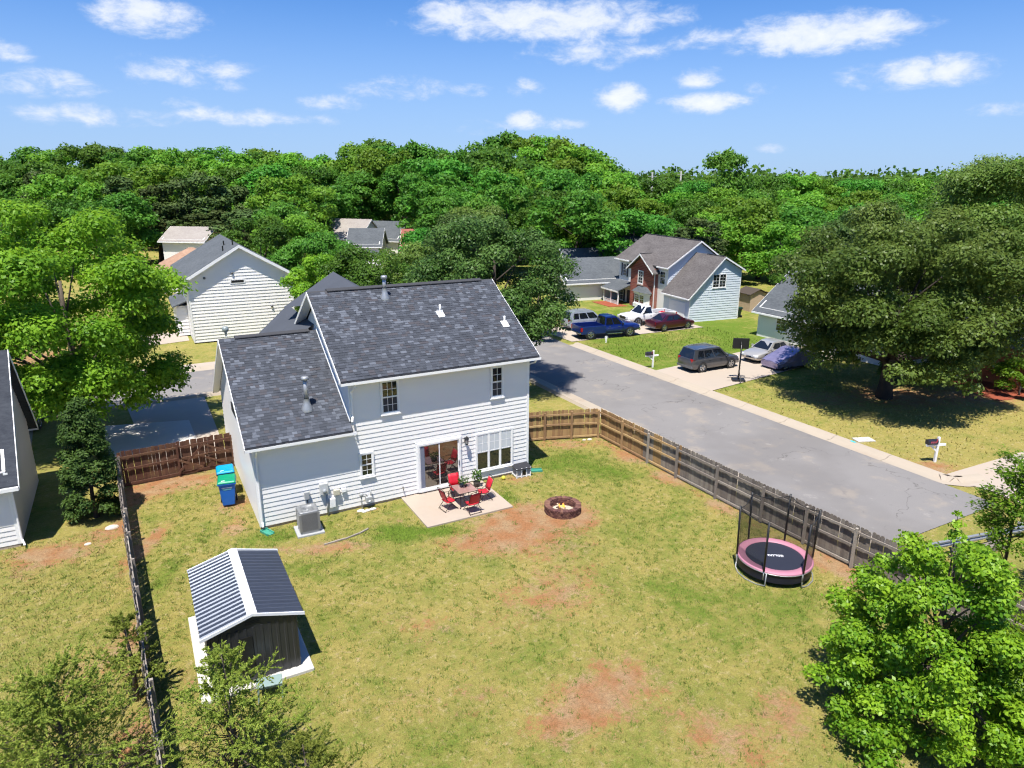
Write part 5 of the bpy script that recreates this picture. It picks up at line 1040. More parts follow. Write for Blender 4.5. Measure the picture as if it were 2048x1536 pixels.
# ---------------------------------------------------------------- street things
def mailbox(label, x, y, rz, plate):
    o = thing('mailbox', label, 'mailbox', (x, y, tz(x)), rz, 'mailboxes on white posts')
    MB().bx(-.055, .055, -.055, .055, -.05, 1.32).build('post', M['trim'], o, bevel=.008); MB().bx(-.62, .42, -.05, .05, .86, .96).build('arm', M['trim'], o)
    q = MB(); q.bar((.0, 0, .55), (-.35, 0, .86), .07, .07); q.build('brace', M['trim'], o)
    q = MB(); pr_ = [(-.12, .0), (.12, .0), (.12, .14)]+[(.12*math.cos(a), .14+.12*math.sin(a)) for a in np.linspace(0, math.pi, 9)][1:-1]+[(-.12, .14)]; q.poly([(-.62, a, .97+c) for a, c in pr_], (.54, 0, 0)); bxx = q.build('box', mat('black_mailbox', (.018, .018, .028), .35), o)
    MB().bx(-.2, -.16, -.14, -.121, 1.1, 1.26).build('flag', mat('red_flag', (.4, .02, .03), .5), o)
    if plate:
        for k in range(3): MB().bx(-.5+k*.11, -.42+k*.11, -.127, -.122, 1.05, 1.14).build('number', mat('faded_red_number', (.35, .06, .09), .5), bxx)
mailbox('mailbox on white post at the dry kerb across the street, nearest the camera', 30.6, -8.6, R(-20), True); mailbox('farther mailbox on white post beside the green lawn', 29.9, 12.1, R(-12), False)
BB = thing('basketball_hoop', 'portable black basketball hoop beside the driveway, seen from behind', 'basketball hoop', (32.8, 6.45, 0), R(-35)); BB.scale = (.88, .88, .88)
MB().bx(-.5, .5, -.35, .35, 0, .18).build('base', M['black'], BB, bevel=.04); MB().tube([(0, 0, .15), (0, 0, 2.9)], .06, 10).build('pole', M['darkmetal'], BB, True)
MB().tube([(0, -.1, .9), (.0, -.9, .12)], .025, 6).build('strut', M['darkmetal'], BB); MB().tube([(-.9, -.05, .3), (.9, -.05, .3)], .025, 6).build('strut', M['darkmetal'], BB)
MB().bx(-.62, .62, .28, .33, 2.55, 3.4).build('backboard', M['black'], BB, bevel=.03)
MB().tube([(0, 0, 2.85), (0, .28, 3.1)], .03, 6).build('arm', M['darkmetal'], BB); MB().tube([(-.3, .3, 2.7), (.3, .3, 3.2)], .018, 6).build('frame_bar', M['darkmetal'], BB); MB().tube([(.3, .3, 2.7), (-.3, .3, 3.2)], .018, 6).build('frame_bar', M['darkmetal'], BB)
MB().tube([(.23*math.cos(a), .6+.23*math.sin(a), 2.65) for a in np.linspace(0, 2*math.pi, 20, endpoint=False)], .012, 6, closed=True).build('rim', mat('orange_rim', (.5, .12, .02), .4), BB)
DG = thing('storm_drain', 'flat grey drain cover in the grass behind the kerb', 'drain cover', (30.2, -5.0, .02), R(-20)); MB().bx(-.5, .5, -.3, .3, -.02, .03).build('cover', M['concw'], DG)
YS = thing('yard_marker', 'small white marker post in the lawn by the blue pickup', 'marker', (31.7, 20.4, 0)); YS.scale = (.8, .8, .8); MB().cyl((0, 0), .1, 0, .5, 10).build('stake', M['trim'], YS); MB().bx(-.16, .16, -.02, .02, .4, .7).build('cap', M['trim'], YS)
for lb, x, y, h in (('tall pale utility pole above the far trees, left of two', 100.9, 99, 15.0), ('shorter pale utility pole above the far trees, right of two', 127, 118.9, 15.6)):
    o = thing('utility_pole', lb, 'utility pole', (x, y, 0)); MB().tube([(0, 0, 0), (0, 0, h)], [.3, .2], 8).build('pole', mat('pale_pole', (.6, .58, .54), .8), o); MB().bx(-1.2, 1.2, -.06, .06, h-1, h-.85).build('crossarm', M['grey'], o)
# tan shed by the brick fronted house
TS = thing('garden_shed', 'small tan garden shed behind the brick fronted house', 'shed', (53.7, 25.0, 0), R(-8)); TS.scale = (.82, .82, .82)
q = MB(); q.poly([(0, 0, 0), (2.6, 0, 0), (2.6, 0, 2.2), (1.3, 0, 2.75), (0, 0, 2.2)], (0, 2.6, 0)); q.build('wall', mat('tan_shed', (.48, .36, .26), .7), TS)
for s_ in (-.25, 2.85): slab([(1.3, -.2, 2.9), (s_, -.2, 2.25), (s_, 2.8, 2.25), (1.3, 2.8, 2.9)], .07, mat('brown_felt', (.06, .045, .035), .9), 'roof', TS)
# mulch bed and red things by the right hand house
q = MB(); q.poly([(42.2, 34.2, -.01), (44.4, 33.6, -.01), (44.3, 37.4, -.01), (42.4, 37.8, -.01)], (0, 0, .05)); tag(q.build('mulch_bed', mat('red_mulch', (.26, .06, .025), .95, .3, 6)), kind='structure')
q = MB(); q.poly([(44, -4.6, -.01), (50, -6.0, -.01), (51, 1, -.01), (46, 2, -.01)], (0, 0, .04)); tag(q.build('mulch_bed', mat('red_mulch_old', (.24, .055, .025), .95, .3, 6)), kind='structure')
# ---------------------------------------------------------------- vehicles (local x forward, y left)
def paint(name, col, metal=.5): return mat(name, col, .28, .05, 2, metal=metal, coat=1.0)
M['carglass'] = glassmat('car_glass', (.008, .010, .014), 1.7); M['lamp'] = mat('lamp_lens', (.7, .72, .75), .1, .05, 9, spec=.9); M['tail'] = mat('tail_lens', (.35, .008, .012), .15, .05, 9); M['chrome'] = mat('chrome', (.7, .71, .73), .12, .03, 9, metal=1)
def wheel(car, x, y, r, side, rimm):
    q = MB(); q.tube([(x, y+side*.0, r), (x, y+side*.012, r)], r*1.16, 24); q.build('wheel_arch', M['black'], car)
    prof = [(r*.62, .02), (r*.66, .09), (r*.93, .10), (r, .06), (r, -.12)]
    q = MB(); n = 24; vs = [(x+rr*math.cos(2*math.pi*j/n), y+side*(d-.075), r+rr*math.sin(2*math.pi*j/n)) for rr, d in prof for j in range(n)]
    q.add(vs, [(i*n+j, i*n+(j+1) % n, (i+1)*n+(j+1) % n, (i+1)*n+j) for i in range(len(prof)-1) for j in range(n)]); w = q.build('tyre', M['tyre'], car, True)
    q = MB(); q.tube([(x, y-side*.06, r), (x, y-side*.045, r)], r*.64, 24); q.build('rim_well', M['greydk'], w)
    q = MB()
    for k in range(5):
        a = 2*math.pi*k/5+.3
        for da in (-.13, .13): q.bar((x+.02*math.cos(a), y+side*.012, r+.02*math.sin(a)), (x+r*.62*math.cos(a+da), y+side*.008, r+r*.62*math.sin(a+da)), .05*r/.34, .03, up=(0, 1, 0))
    q.tube([(x+r*.63*math.cos(a), y+side*.006, r+r*.63*math.sin(a)) for a in np.linspace(0, 2*math.pi, 24, endpoint=False)], .022, 6, closed=True); q.build('rim', rimm, w)
def loft(st, mt, name, parent, nose=1.0):
    """st: (x, zbottom, ztop, half width)"""
    q = MB(); ring = []
    for x, zb, zt, hw in st:
        half = [(0, zt+.02), (hw*.55, zt+.012), (hw*.84, zt-.012), (hw*.955, zt-.075), (hw*.99, zt*.62+zb*.38), (hw, zt*.4+zb*.6), (hw*.975, zb+.1), (hw*.86, zb), (0, zb)]
        r = [(x, y, z) for y, z in half]+[(x, -y, z) for y, z in half[-2:0:-1]]; ring.append(r)
    n = len(ring[0]); q.add([p for r in ring for p in r], [(i*n+j, i*n+(j+1) % n, (i+1)*n+(j+1) % n, (i+1)*n+j) for i in range(len(ring)-1) for j in range(n)]+[tuple(range(n)), tuple((len(ring)-1)*n+j for j in range(n))[::-1]])
    o = q.build(name, mt, parent, True); md = o.modifiers.new('e', 'EDGE_SPLIT'); md.split_angle = R(42); return o
def cabin(car, mt, x0, x1, x2, x3, zb, zr, wb, wt, cuts, pill=.035, roof_glass=False):
    """x0 windscreen foot, x1 roof front, x2 roof rear, x3 rear foot; cuts: side window spans as fractions"""
    q = MB(); P8 = [(x3, -wb, zb), (x0, -wb, zb), (x0, wb, zb), (x3, wb, zb)]
    xs = [(x2, zr-.03, wt*.93), (x2+(x1-x2)*.12, zr-.005, wt), ((x1+x2)/2, zr+.012, wt), (x1-(x1-x2)*.12, zr-.004, wt), (x1, zr-.035, wt*.93)]
    vs = P8+[(x, s_*w, z) for x, z, w in xs for s_ in (-1, 1)]+[(x, 0, z+.03) for x, z, w in xs]
    fs = []
    for i in range(4): a, b_ = 4+2*i, 6+2*i; fs += [(a, b_, 14+i+1, 14+i), (14+i, 14+i+1, b_+1, a+1)]
    fs += [(1, 2, 13, 18, 12), (3, 0, 4, 14, 5), (0, 1, 12, 10, 8, 6, 4), (2, 3, 5, 7, 9, 11, 13)]
    q.add(vs, fs); o = q.build('roof', mt, car, True); md = o.modifiers.new('e', 'EDGE_SPLIT'); md.split_angle = R(35)
    def quad(p, name, out_):
        a, b_, c, d = [Vector(v) for v in p]; n = (b_-a).cross(d-a).normalized()
        if n.dot(Vector(out_)) < 0: n = -n
        MB().hexa([v-n*.01 for v in (a, b_, c, d)]+[v+n*.012 for v in (a, b_, c, d)]).build(name, M['carglass'], car)
    e = .1
    L_ = lambda f, g: (x0+(x1-x0)*g, zb+(zr-.035-zb)*g, wb+(wt*.93-wb)*g)
    for (xa, xb, nm, ov) in ((x0, x1, 'windscreen', (1, 0, .5)), (x3, x2, 'rear_window', (-1, 0, .4))):
        p = []
        for g in (.08, .93):
            x = xa+(xb-xa)*g; z = zb+(zr-.035-zb)*g; w = (wb+(wt*.93-wb)*g)*.9; p.append(((x, -w, z), (x, w, z)))
        quad((p[0][0], p[0][1], p[1][1], p[1][0]), nm, ov)
    for s_ in (-1, 1):
        for f0, f1 in cuts:
            p = []
            for f, g in ((f0, .1), (f1, .1), (f1, .86), (f0, .86)):
                xb_ = x3+(x0-x3)*f; xt = x2+(x1-x2)*f; x = xb_+(xt-xb_)*g; z = zb+(zr-.02-zb)*g; w = wb+(wt-wb)*g; p.append((x, s_*w, z))
            quad(p, 'side_window', (0, s_, .2))
def lights(car, xf, xr, hw, zf, zr_, hf=.14, hr=.2, wf=.34, wr_=.26):
    for s_ in (-1, 1):
        MB().hexa([(xf-.16, s_*(hw-.02), zf), (xf, s_*(hw-.1), zf), (xf, s_*(hw-wf), zf), (xf-.16, s_*(hw-wf), zf), (xf-.18, s_*(hw-.03), zf+hf), (xf-.03, s_*(hw-.12), zf+hf), (xf-.03, s_*(hw-wf), zf+hf), (xf-.18, s_*(hw-wf), zf+hf)]).build('headlight', M['lamp'], car)
        MB().hexa([(xr+.2, s_*(hw+.004), zr_), (xr-.01, s_*(hw-.06), zr_), (xr-.01, s_*(hw-wr_), zr_), (xr+.2, s_*(hw-wr_), zr_), (xr+.22, s_*(hw+.0), zr_+hr), (xr, s_*(hw-.07), zr_+hr), (xr, s_*(hw-wr_), zr_+hr), (xr+.22, s_*(hw-wr_), zr_+hr)]).build('tail_light', M['tail'], car)
    MB().bx(xr-.03, xr-.005, -.16, .16, zr_-.1, zr_+.04).build('licence_plate', M['trim'], car)
def mirrors(car, x, y, z, mt):
    for s_ in (-1, 1): MB().bx(x-.06, x+.06, min(s_*y, s_*(y+.2)), max(s_*y, s_*(y+.2)), z, z+.15).build('mirror', mt, car, bevel=.03)
def handles(car, xs, y, z, mt):
    for x in xs:
        for s_ in (-1, 1): MB().bx(x-.09, x+.09, s_*y-.015, s_*y+.015, z, z+.03).build('door_handle', mt, car)
def suv(name, label, loc, rz, pt, rails=True, L=4.65):
    c = thing(name, label, 'car', loc, rz); h = L/2
    loft([(-h, .42, .85, .68), (-h+.06, .30, .98, .80), (-h+.35, .24, 1.02, .90), (-.9, .22, 1.02, .915), (.4, .22, 1.0, .915), (1.0, .22, .99, .91), (1.5, .24, .95, .90), (h-.25, .27, .86, .84), (h-.05, .33, .74, .74), (h, .42, .64, .62)], pt, 'body', c)
    cabin(c, pt, 1.12, .38, -1.95, -2.22, .98, 1.68, .84, .68, ((.12, .30), (.335, .60), (.64, .93)))
    for s_ in (-1, 1):
        for x in (-1.38, 1.38): wheel(c, x, s_*.9, .36, s_, M['rim'])
        if rails: MB().tube([(-1.7, s_*.62, 1.7), (-1.5, s_*.62, 1.74), (.1, s_*.62, 1.74), (.3, s_*.62, 1.68)], .018, 6).build('roof_rail', M['galv'], c)
    q = MB(); q.bx(-h-.01, -h+.3, -.8, .8, .3, .5); q.build('rear_bumper', M['greydk'], c, bevel=.04); q = MB(); q.bx(h-.3, h+.01, -.72, .72, .28, .44); q.build('front_bumper', M['greydk'], c, bevel=.04)
    lights(c, h-.04, -h+.04, .82, .66, .82); mirrors(c, .85, .86, 1.0, pt); handles(c, (-.75, .35), .92, .88, pt); MB().bx(-2.0, -1.85, -.6, .6, 1.66, 1.69).build('spoiler', pt, c)
    MB().bx(h-.06, h+.005, -.34, .34, .5, .66).build('grille', M['black'], c); return c
def sedan(name, label, loc, rz, pt, L=4.8, cover=None):
    c = thing(name, label, 'car', loc, rz); h = L/2
    loft([(-h, .42, .78, .66), (-h+.08, .30, .94, .80), (-h+.5, .24, .97, .88), (-1.0, .20, .93, .91), (.4, .20, .92, .91), (1.0, .20, .9, .90), (1.6, .23, .82, .88), (h-.25, .26, .72, .82), (h-.04, .32, .60, .70), (h, .4, .52, .6)], pt, 'body', c)
    cabin(c, pt, 1.15, .35, -.95, -1.72, .9, 1.43, .82, .62, ((.17, .47), (.50, .86)))
    for s_ in (-1, 1):
        for x in (-1.4, 1.4): wheel(c, x, s_*.88, .33, s_, M['rim'])
    lights(c, h-.03, -h+.05, .8, .54, .66, .12, .2, .36, .34); mirrors(c, .82, .84, .92, pt); handles(c, (-.5, .55), .91, .78, pt)
    q = MB(); q.bx(h-.06, h+.008, -.3, .3, .42, .56); q.build('grille', M['chrome'], c); q = MB(); q.bx(-h-.01, -h+.2, -.7, .7, .28, .4); q.build('rear_bumper', M['greydk'], c, bevel=.03); return c
def pickup(name, label, loc, rz, pt, L=5.9, crew=True, wb=3.9, lift=.08):
    c = thing(name, label, 'pickup truck', loc, rz); h = L/2; xr, xf = -wb/2-.05, wb/2-.05; bed0 = -h+.06; bed1 = (-.55 if crew else .0)
    loft([(bed1+.02, .42, 1.12, .98), (.6, .42, 1.12, .99), (1.2, .42, 1.12, .99), (1.5, .44, 1.14, .98), (h-.35, .48, 1.08, .96), (h-.08, .52, 1.0, .9), (h, .56, .92, .84)], pt, 'cab_body', c)
    # bed: two sides, floor, tailgate, bulkhead
    for s_ in (-1, 1):
        a, b_ = sorted((s_*.99, s_*.88)); q = MB(); q.bx(bed0, bed1, a, b_, .46, 1.15); q.build('bed_side', pt, c, bevel=.03)
    MB().bx(bed0, bed1, -.88, .88, .58, .66).build('bed_floor', M['black'], c); MB().bx(bed0-.04, bed0+.05, -.9, .9, .58, 1.13).build('tailgate', pt, c, bevel=.02); MB().bx(bed1-.06, bed1, -.88, .88, .66, 1.13).build('bed_bulkhead', pt, c)
    if crew: cabin(c, pt, 1.35, .62, -.42, -.6, 1.1, 1.86, .9, .70, ((.06, .44), (.49, .88)))
    else: cabin(c, pt, 1.35, .62, .12, -.06, 1.1, 1.84, .9, .70, ((.08, .82),))
    for s_ in (-1, 1):
        for x in (xr, xf): wheel(c, x, s_*.97, .41, s_, M['rim'])
        if crew: MB().tube([(-.4, s_*1.0, .4), (1.1, s_*1.0, .4)], .05, 8).build('side_step', M['chrome'], c)
    q = MB(); q.bx(h-.12, h+.06, -.9, .9, .48, .68); q.build('front_bumper', M['chrome'] if crew else M['greydk'], c, bevel=.04); q = MB(); q.bx(-h-.1, -h+.06, -.9, .9, .5, .64); q.build('rear_bumper', M['chrome'], c, bevel=.03)
    q = MB(); q.bx(h-.03, h+.02, -.5, .5, .7, .95); q.build('grille', M['darkmetal'] if not crew else M['chrome'], c)
    for s_ in (-1, 1):
        a, b_ = sorted((s_*.55, s_*.87)); MB().bx(h-.06, h+.02, a, b_, .76, .96).build('headlight', M['lamp'], c)
        a, b_ = sorted((s_*.86, s_*1.0)); MB().bx(bed0-.05, bed0+.1, a, b_, .72, 1.06).build('tail_light', M['tail'], c)
    mirrors(c, 1.1, .95, 1.12, M['black']); handles(c, ((-.15, .75) if crew else (.25,)), 1.0, .98, M['chrome']); return c
HG = R(-5)
suv('parked_car', 'dark grey sport utility car parked on the driveway behind the basketball hoop', (33.45, 10.05, .045), R(-1.2), paint('gunmetal_paint', (.085, .088, .10)))
pickup('pickup_truck', 'bright blue crew cab pickup parked at the kerb end of the far driveway', (33.2, 22.5, .045), R(-8), paint('blue_paint', (.008, .03, .22)), 5.9, True, 3.9)
pickup('pickup_truck', 'white pickup with open bed parked in front of the garage', (40.0, 25.15, .045), R(176), paint('white_paint', (.78, .78, .78), 0), 5.6, False, 3.45)
sedan('parked_car', 'maroon saloon car parked beside the white pickup', (40.45, 22.3, .045), R(-.5), paint('maroon_paint', (.085, .008, .02)), 4.85)
suv('parked_car', 'silver car half hidden behind the blue pickup and the street tree', (33.6, 26.2, .045), R(-4), paint('silver_paint', (.50, .54, .6)), True, 4.6)
sedan('parked_car', 'silver saloon facing the street under the shade tree', (39.6, 9.9, .045), R(184), paint('champagne_paint', (.52, .5, .46)), 4.9)
CC = thing('glare_car', 'car under the shade tree, its purple silver glare shaped as a crumpled cover', 'car', (39.3, 7.55, .045), R(178))
mcv = mat('purple_glare', (.30, .27, .42), .25, .3, 2.5, .6, 6, metal=.55)  # purple silver colour stands in for glare on a reflective car
o = loft([(-2.3, .15, .7, .75), (-2.1, .12, .92, .88), (-1.3, .12, 1.02, .92), (-.6, .12, 1.42, .9), (.3, .12, 1.4, .9), (1.0, .12, .98, .92), (1.8, .12, .85, .9), (2.2, .15, .6, .8)], mcv, 'cover', CC)  # made-up shell that carries the painted glare
md = o.modifiers.new('s', 'SUBSURF'); md.levels = md.render_levels = 2; tx = bpy.data.textures.new('crumple', 'CLOUDS'); tx.noise_scale = .35; md = o.modifiers.new('d', 'DISPLACE'); md.texture = tx; md.strength = .12
for s_ in (-1, 1):
    for x in (-1.4, 1.4): wheel(CC, x, s_*.84, .33, s_, M['rim'])
suv('parked_car', 'dark blue car at the kerb seen past the left neighbour', (-9.4, 19.3, .045), R(80), paint('navy_paint', (.02, .04, .09)), False, 4.4)
RB = thing('fuel_can', 'red can lying in the bed of the white pickup', 'can', (41.7, 25.0, .72)); MB().bx(-.3, .3, -.2, .2, 0, .35).build('tank', M['red'], RB, bevel=.05); MB().bx(-.1, .1, -.04, .04, .35, .42).build('handle', M['red'], RB)
# ---------------------------------------------------------------- trees
M['bark'] = mat('bark', (.11, .085, .065), .95, .35, 6, .8, 22, stretch=(2, 2, .5)); M['barkdk'] = mat('dark_bark', (.05, .038, .03), .95, .3, 6, .8, 22, stretch=(2, 2, .5))
M['leaf_bright'] = leafmat('bright_leaf', (.060, .165, .010), (.215, .370, .026), .42, .45, .015)
M['leaf_mid'] = leafmat('mid_leaf', (.040, .120, .012), (.125, .250, .030), .34, .45, .02)
M['leaf_dark'] = leafmat('dark_leaf', (.026, .076, .013), (.115, .205, .044), .28, .45, .02)
M['leaf_olive'] = leafmat('olive_leaf', (.050, .120, .015), (.200, .300, .060), .36, .42, .02)
M['leaf_wood'] = leafmat('wood_leaf', (.028, .115, .011), (.115, .275, .030), .34, .5, .035)
M['leaf_wood2'] = leafmat('spring_leaf', (.055, .165, .012), (.185, .340, .032), .36, .5, .035)
M['leaf_glossy'] = leafmat('glossy_leaf', (.045, .140, .008), (.260, .390, .024), .38, .42, .02, .25)
M['leaf_cedar'] = leafmat('cedar_leaf', (.110, .165, .022), (.300, .340, .060), .34, .6, .02)
M['leaf_pine'] = leafmat('pine_leaf', (.028, .066, .016), (.095, .140, .034), .18, .6, .03)
M['leaf_arbor'] = leafmat('arborvitae_leaf', (.020, .052, .010), (.075, .130, .022), .15, .6)
def lobes_dome(rg, n, rx, ry, rz, cz, lr, bottom=-.6, hollow=.55):
    """lobe centres filling the outer part of an egg shaped crown"""
    out_ = []
    while len(out_) < n:
        d = rg.normal(0, 1, 3); d /= np.linalg.norm(d)
        if d[2] < bottom: continue
        r = rg.uniform(hollow, 1.0)**.6
        out_.append((d[0]*rx*r, d[1]*ry*r, cz+d[2]*rz*r, lr*rg.uniform(.65, 1.25)))
    return np.array(out_)
def crown_from_lobes(L, n, size, rg, name='crown', up=.5, outw=1.0, ruff=.62, flat=.75, sizevar=.35, aspect=.6, tonevar=.45):
    """leaves on and just inside the lobes' upper and outer surfaces"""
    w = L[:, 3]**2; idx = rg.choice(len(L), n, p=w/w.sum()); lt = rg.random(len(L))
    d = rg.normal(0, 1, (n, 3)); d /= np.linalg.norm(d, axis=1, keepdims=True); d[:, 2] = np.where(d[:, 2] < -.35, -d[:, 2], d[:, 2])
    rad = L[idx, 3]*(1-.45*rg.random(n)**1.6)*(1+.12*rg.normal(0, 1, n))
    C = L[idx, :3]+d*rad[:, None]*np.array([1, 1, flat])
    N = d*outw*1.35+rg.normal(0, ruff, (n, 3)); N[:, 2] += up
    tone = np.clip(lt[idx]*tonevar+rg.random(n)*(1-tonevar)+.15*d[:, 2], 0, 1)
    return leafmesh(C, N, size*rg.uniform(1-sizevar, 1+sizevar, n), rg, aspect, tone, name)
def trunk_mesh(L, h, r, rg, k=10, lean=(0, 0), split=.35):
    q = MB(); top = Vector((lean[0]*h, lean[1]*h, h)); nseg = 7
    pts = [Vector((lean[0]*h*f+rg.normal(0, .02*h*.3), lean[1]*h*f+rg.normal(0, .02*h*.3), h*f)) for f in np.linspace(0, 1, nseg)]; pts[0] = Vector((0, 0, -.1))
    q.tube(pts, [r*1.35]+[r*(1-.75*f) for f in np.linspace(.14, 1, nseg-1)], 9)
    for i in rg.choice(len(L), min(k, len(L)), replace=False):
        e = Vector(L[i, :3]); f = min(.95, max(split, rg.uniform(split, 1.)*min(1, e.z/h*.85))); s_ = pts[0].lerp(pts[-1], f); m = s_.lerp(e, .5)+Vector((0, 0, .06*h*rg.random())); r0 = r*(1-.75*f)*.55
        q.tube([s_, m, e], [r0, r0*.6, r0*.18], 6)
    return q
def tree(label, x, y, leaf, L, n, size, h, r, seed, bark='bark', name='broadleaf_tree', cat='tree', group=None, rz=0, k=12, **kw):
    rg = np.random.default_rng(seed); T_ = thing(name, label, cat, (x, y, 0), rz, group)
    me = crown_from_lobes(L, n, size, rg, **kw); me.materials.append(M[leaf]); link('crown', me, T_)
    trunk_mesh(L, h, r, rg, k).build('trunk', M[bark], T_, True); return T_
rg = np.random.default_rng(11)
# left: big bright maple-like tree
L = np.concatenate([lobes_dome(rg, 120, 5.7, 5.2, 5.4, 6.5, 1.15, -.92, .35), lobes_dome(rg, 40, 5.2, 4.6, 1.6, 2.7, 1.0, -.3, .4)])
tree('large bright green leafy tree beside the driveway at left', -6.35, 14.2, 'leaf_bright', L, 92000, .20, 8.5, .26, 21, k=22)
# shade tree across the street
L = np.concatenate([lobes_dome(rg, 150, 7.4, 7.0, 4.9, 6.7, 1.3, -.85, .35), lobes_dome(rg, 60, 7.0, 6.8, 1.7, 2.9, 1.0, -.4, .4)])
tree('large olive green shade tree with dark trunk across the side street', 38.3, -.7, 'leaf_olive', L, 140000, .20, 7.0, .42, 22, 'barkdk', k=24)
L = lobes_dome(rg, 80, 5.4, 5.4, 5.4, 9.4, 1.4, -.7)
tree('tall olive green tree at the right edge behind the shade tree', 48.8, -1.2, 'leaf_olive', L, 60000, .19, 10, .36, 23, 'barkdk', k=14)
L = lobes_dome(rg, 50, 4.2, 4.2, 3.8, 6.6, 1.2, -.7)
tree('broad dark tree behind the shade tree near the hidden house', 55.5, 13.5, 'leaf_dark', L, 22000, .26, 8, .3, 24, 'barkdk')
# street tree right of the house
L = np.concatenate([lobes_dome(rg, 80, 4.9, 4.9, 4.4, 6.5, 1.15, -.8), lobes_dome(rg, 24, 3.4, 3.4, 1.6, 3.0, .9, -.5)])
tree('dark leafy tree behind the right end of the house roof', 17.2, 13.2, 'leaf_dark', L, 84000, .17, 8.5, .3, 25, 'barkdk', k=18)
# trees behind the house roof
for lb, x, y, s_, h, lf, sd, n, ls in (('round green tree right behind the roof ridge', 13.5, 27.5, 3.6, 5.0, 'leaf_mid', 31, 24000, .2), ('bright spring green tree behind the roof left of the flue', 10.6, 31, 3.0, 4.6, 'leaf_bright', 32, 18000, .2),
        ('dense green tree between the two gables', 13.5, 44, 4.0, 4.6, 'leaf_wood', 33, 22000, .25), ('green street tree beyond the roof flue', 19.5, 33, 3.4, 4.7, 'leaf_olive', 34, 20000, .22), ('tall mid green tree above the house ridge', 26, 36, 4.2, 6.4, 'leaf_dark', 35, 24000, .24),
        ('rounded tree behind the white gable end house', 9.5, 54, 4.4, 5.2, 'leaf_wood', 36, 18000, .3), ('pale feathery tree behind the rounded tree', 15, 62, 4.4, 5.2, 'leaf_wood2', 37, 16000, .32), ('small light tree left of the low white house', 27.2, 24.2, 2.2, 3.1, 'leaf_mid', 38, 12000, .17),
        ('leafy green tree below the red roof', 27, 50, 4.0, 4.0, 'leaf_wood', 39, 16000, .28), ('green crown left of the low slate roof', 31.5, 46, 4.4, 6.6, 'leaf_olive', 40, 16000, .28), ('bushy pale green tree behind the low slate roof', 49.0, 60, 4.6, 4.4, 'leaf_wood2', 41, 14000, .3)):
    L = lobes_dome(rg, 46, s_, s_, s_*.85, h, s_*.27, -.75); tree(lb, x, y, lf, L, n, ls, h+1, .2, sd)
# bright little tree on the far left, behind the neighbour
L = lobes_dome(rg, 46, 4.6, 4.6, 4.0, 6.4, 1.15, -.7); tree('bright yellow green tree at the far left above the neighbour', -20.5, 38, 'leaf_bright', L, 22000, .26, 7, .25, 42)
# arborvitae column beside the neighbour
L = []
r2 = np.random.default_rng(5)
for k in range(90):
    z = r2.uniform(.2, 4.9); rr = 1.02*(1-(z/5.4)**2.2)+.06; a = r2.uniform(0, 6.28); L.append((rr*.75*math.cos(a), rr*.75*math.sin(a), z, .36))
tree('dark green columnar evergreen between the neighbour and the end-on fence', -5.75, 4.3, 'leaf_arbor', np.array(L), 26000, .10, 4.3, .09, 51, 'barkdk', name='columnar_evergreen', k=6, up=.9)
# foundation shrubs across the street
for lb, x, y, s_, lf, sd in (('rounded bright green shrub by the brick house end at right', 46.5, -4.6, 1.5, 'leaf_bright', 61), ('dark shrub beneath the shade tree beside the brick end', 44.6, .8, 1.6, 'leaf_dark', 62), ('small yellowish shrub left of the dark one under the shade tree', 42.6, 1.4, 1.1, 'leaf_olive', 63)):
    L = lobes_dome(rg, 22, s_, s_, s_*.8, s_*.75, s_*.34, -.5); tree(lb, x, y, lf, L, 7000, .15, s_*.9, .06, sd, 'barkdk', name='shrub', cat='shrub', k=5)
# ---- near right: leafy tree, close to the camera
L = []
r2 = np.random.default_rng(8)
for k in range(165):
    z = 5.0*(1-r2.random()**.55); rr = 2.95*(1-(z/5.75))**.62*r2.uniform(.4, 1.05); a = r2.uniform(0, 6.28); L.append((rr*math.cos(a), rr*math.sin(a), z+.2, .46*r2.uniform(.6, 1.2)))
L += [(.1, .1, 5.1, .24), (.1, .15, 5.4, .17), (.15, .2, 5.65, .11)]
tree('glossy bright green tree in the near right corner of the yard', 13.45, -18.55, 'leaf_glossy', np.array(L), 60000, .112, 4.6, .12, 71, k=30, ruff=.8, aspect=.62, sizevar=.3)
L = lobes_dome(r2, 44, 2.1, 2.1, 1.5, 1.7, .5, -.4); tree('bright leafy bush at the bottom right edge against the fence', 15.2, -20.9, 'leaf_glossy', L, 18000, .095, 2.2, .07, 72, k=10, name='leafy_bush', cat='bush')
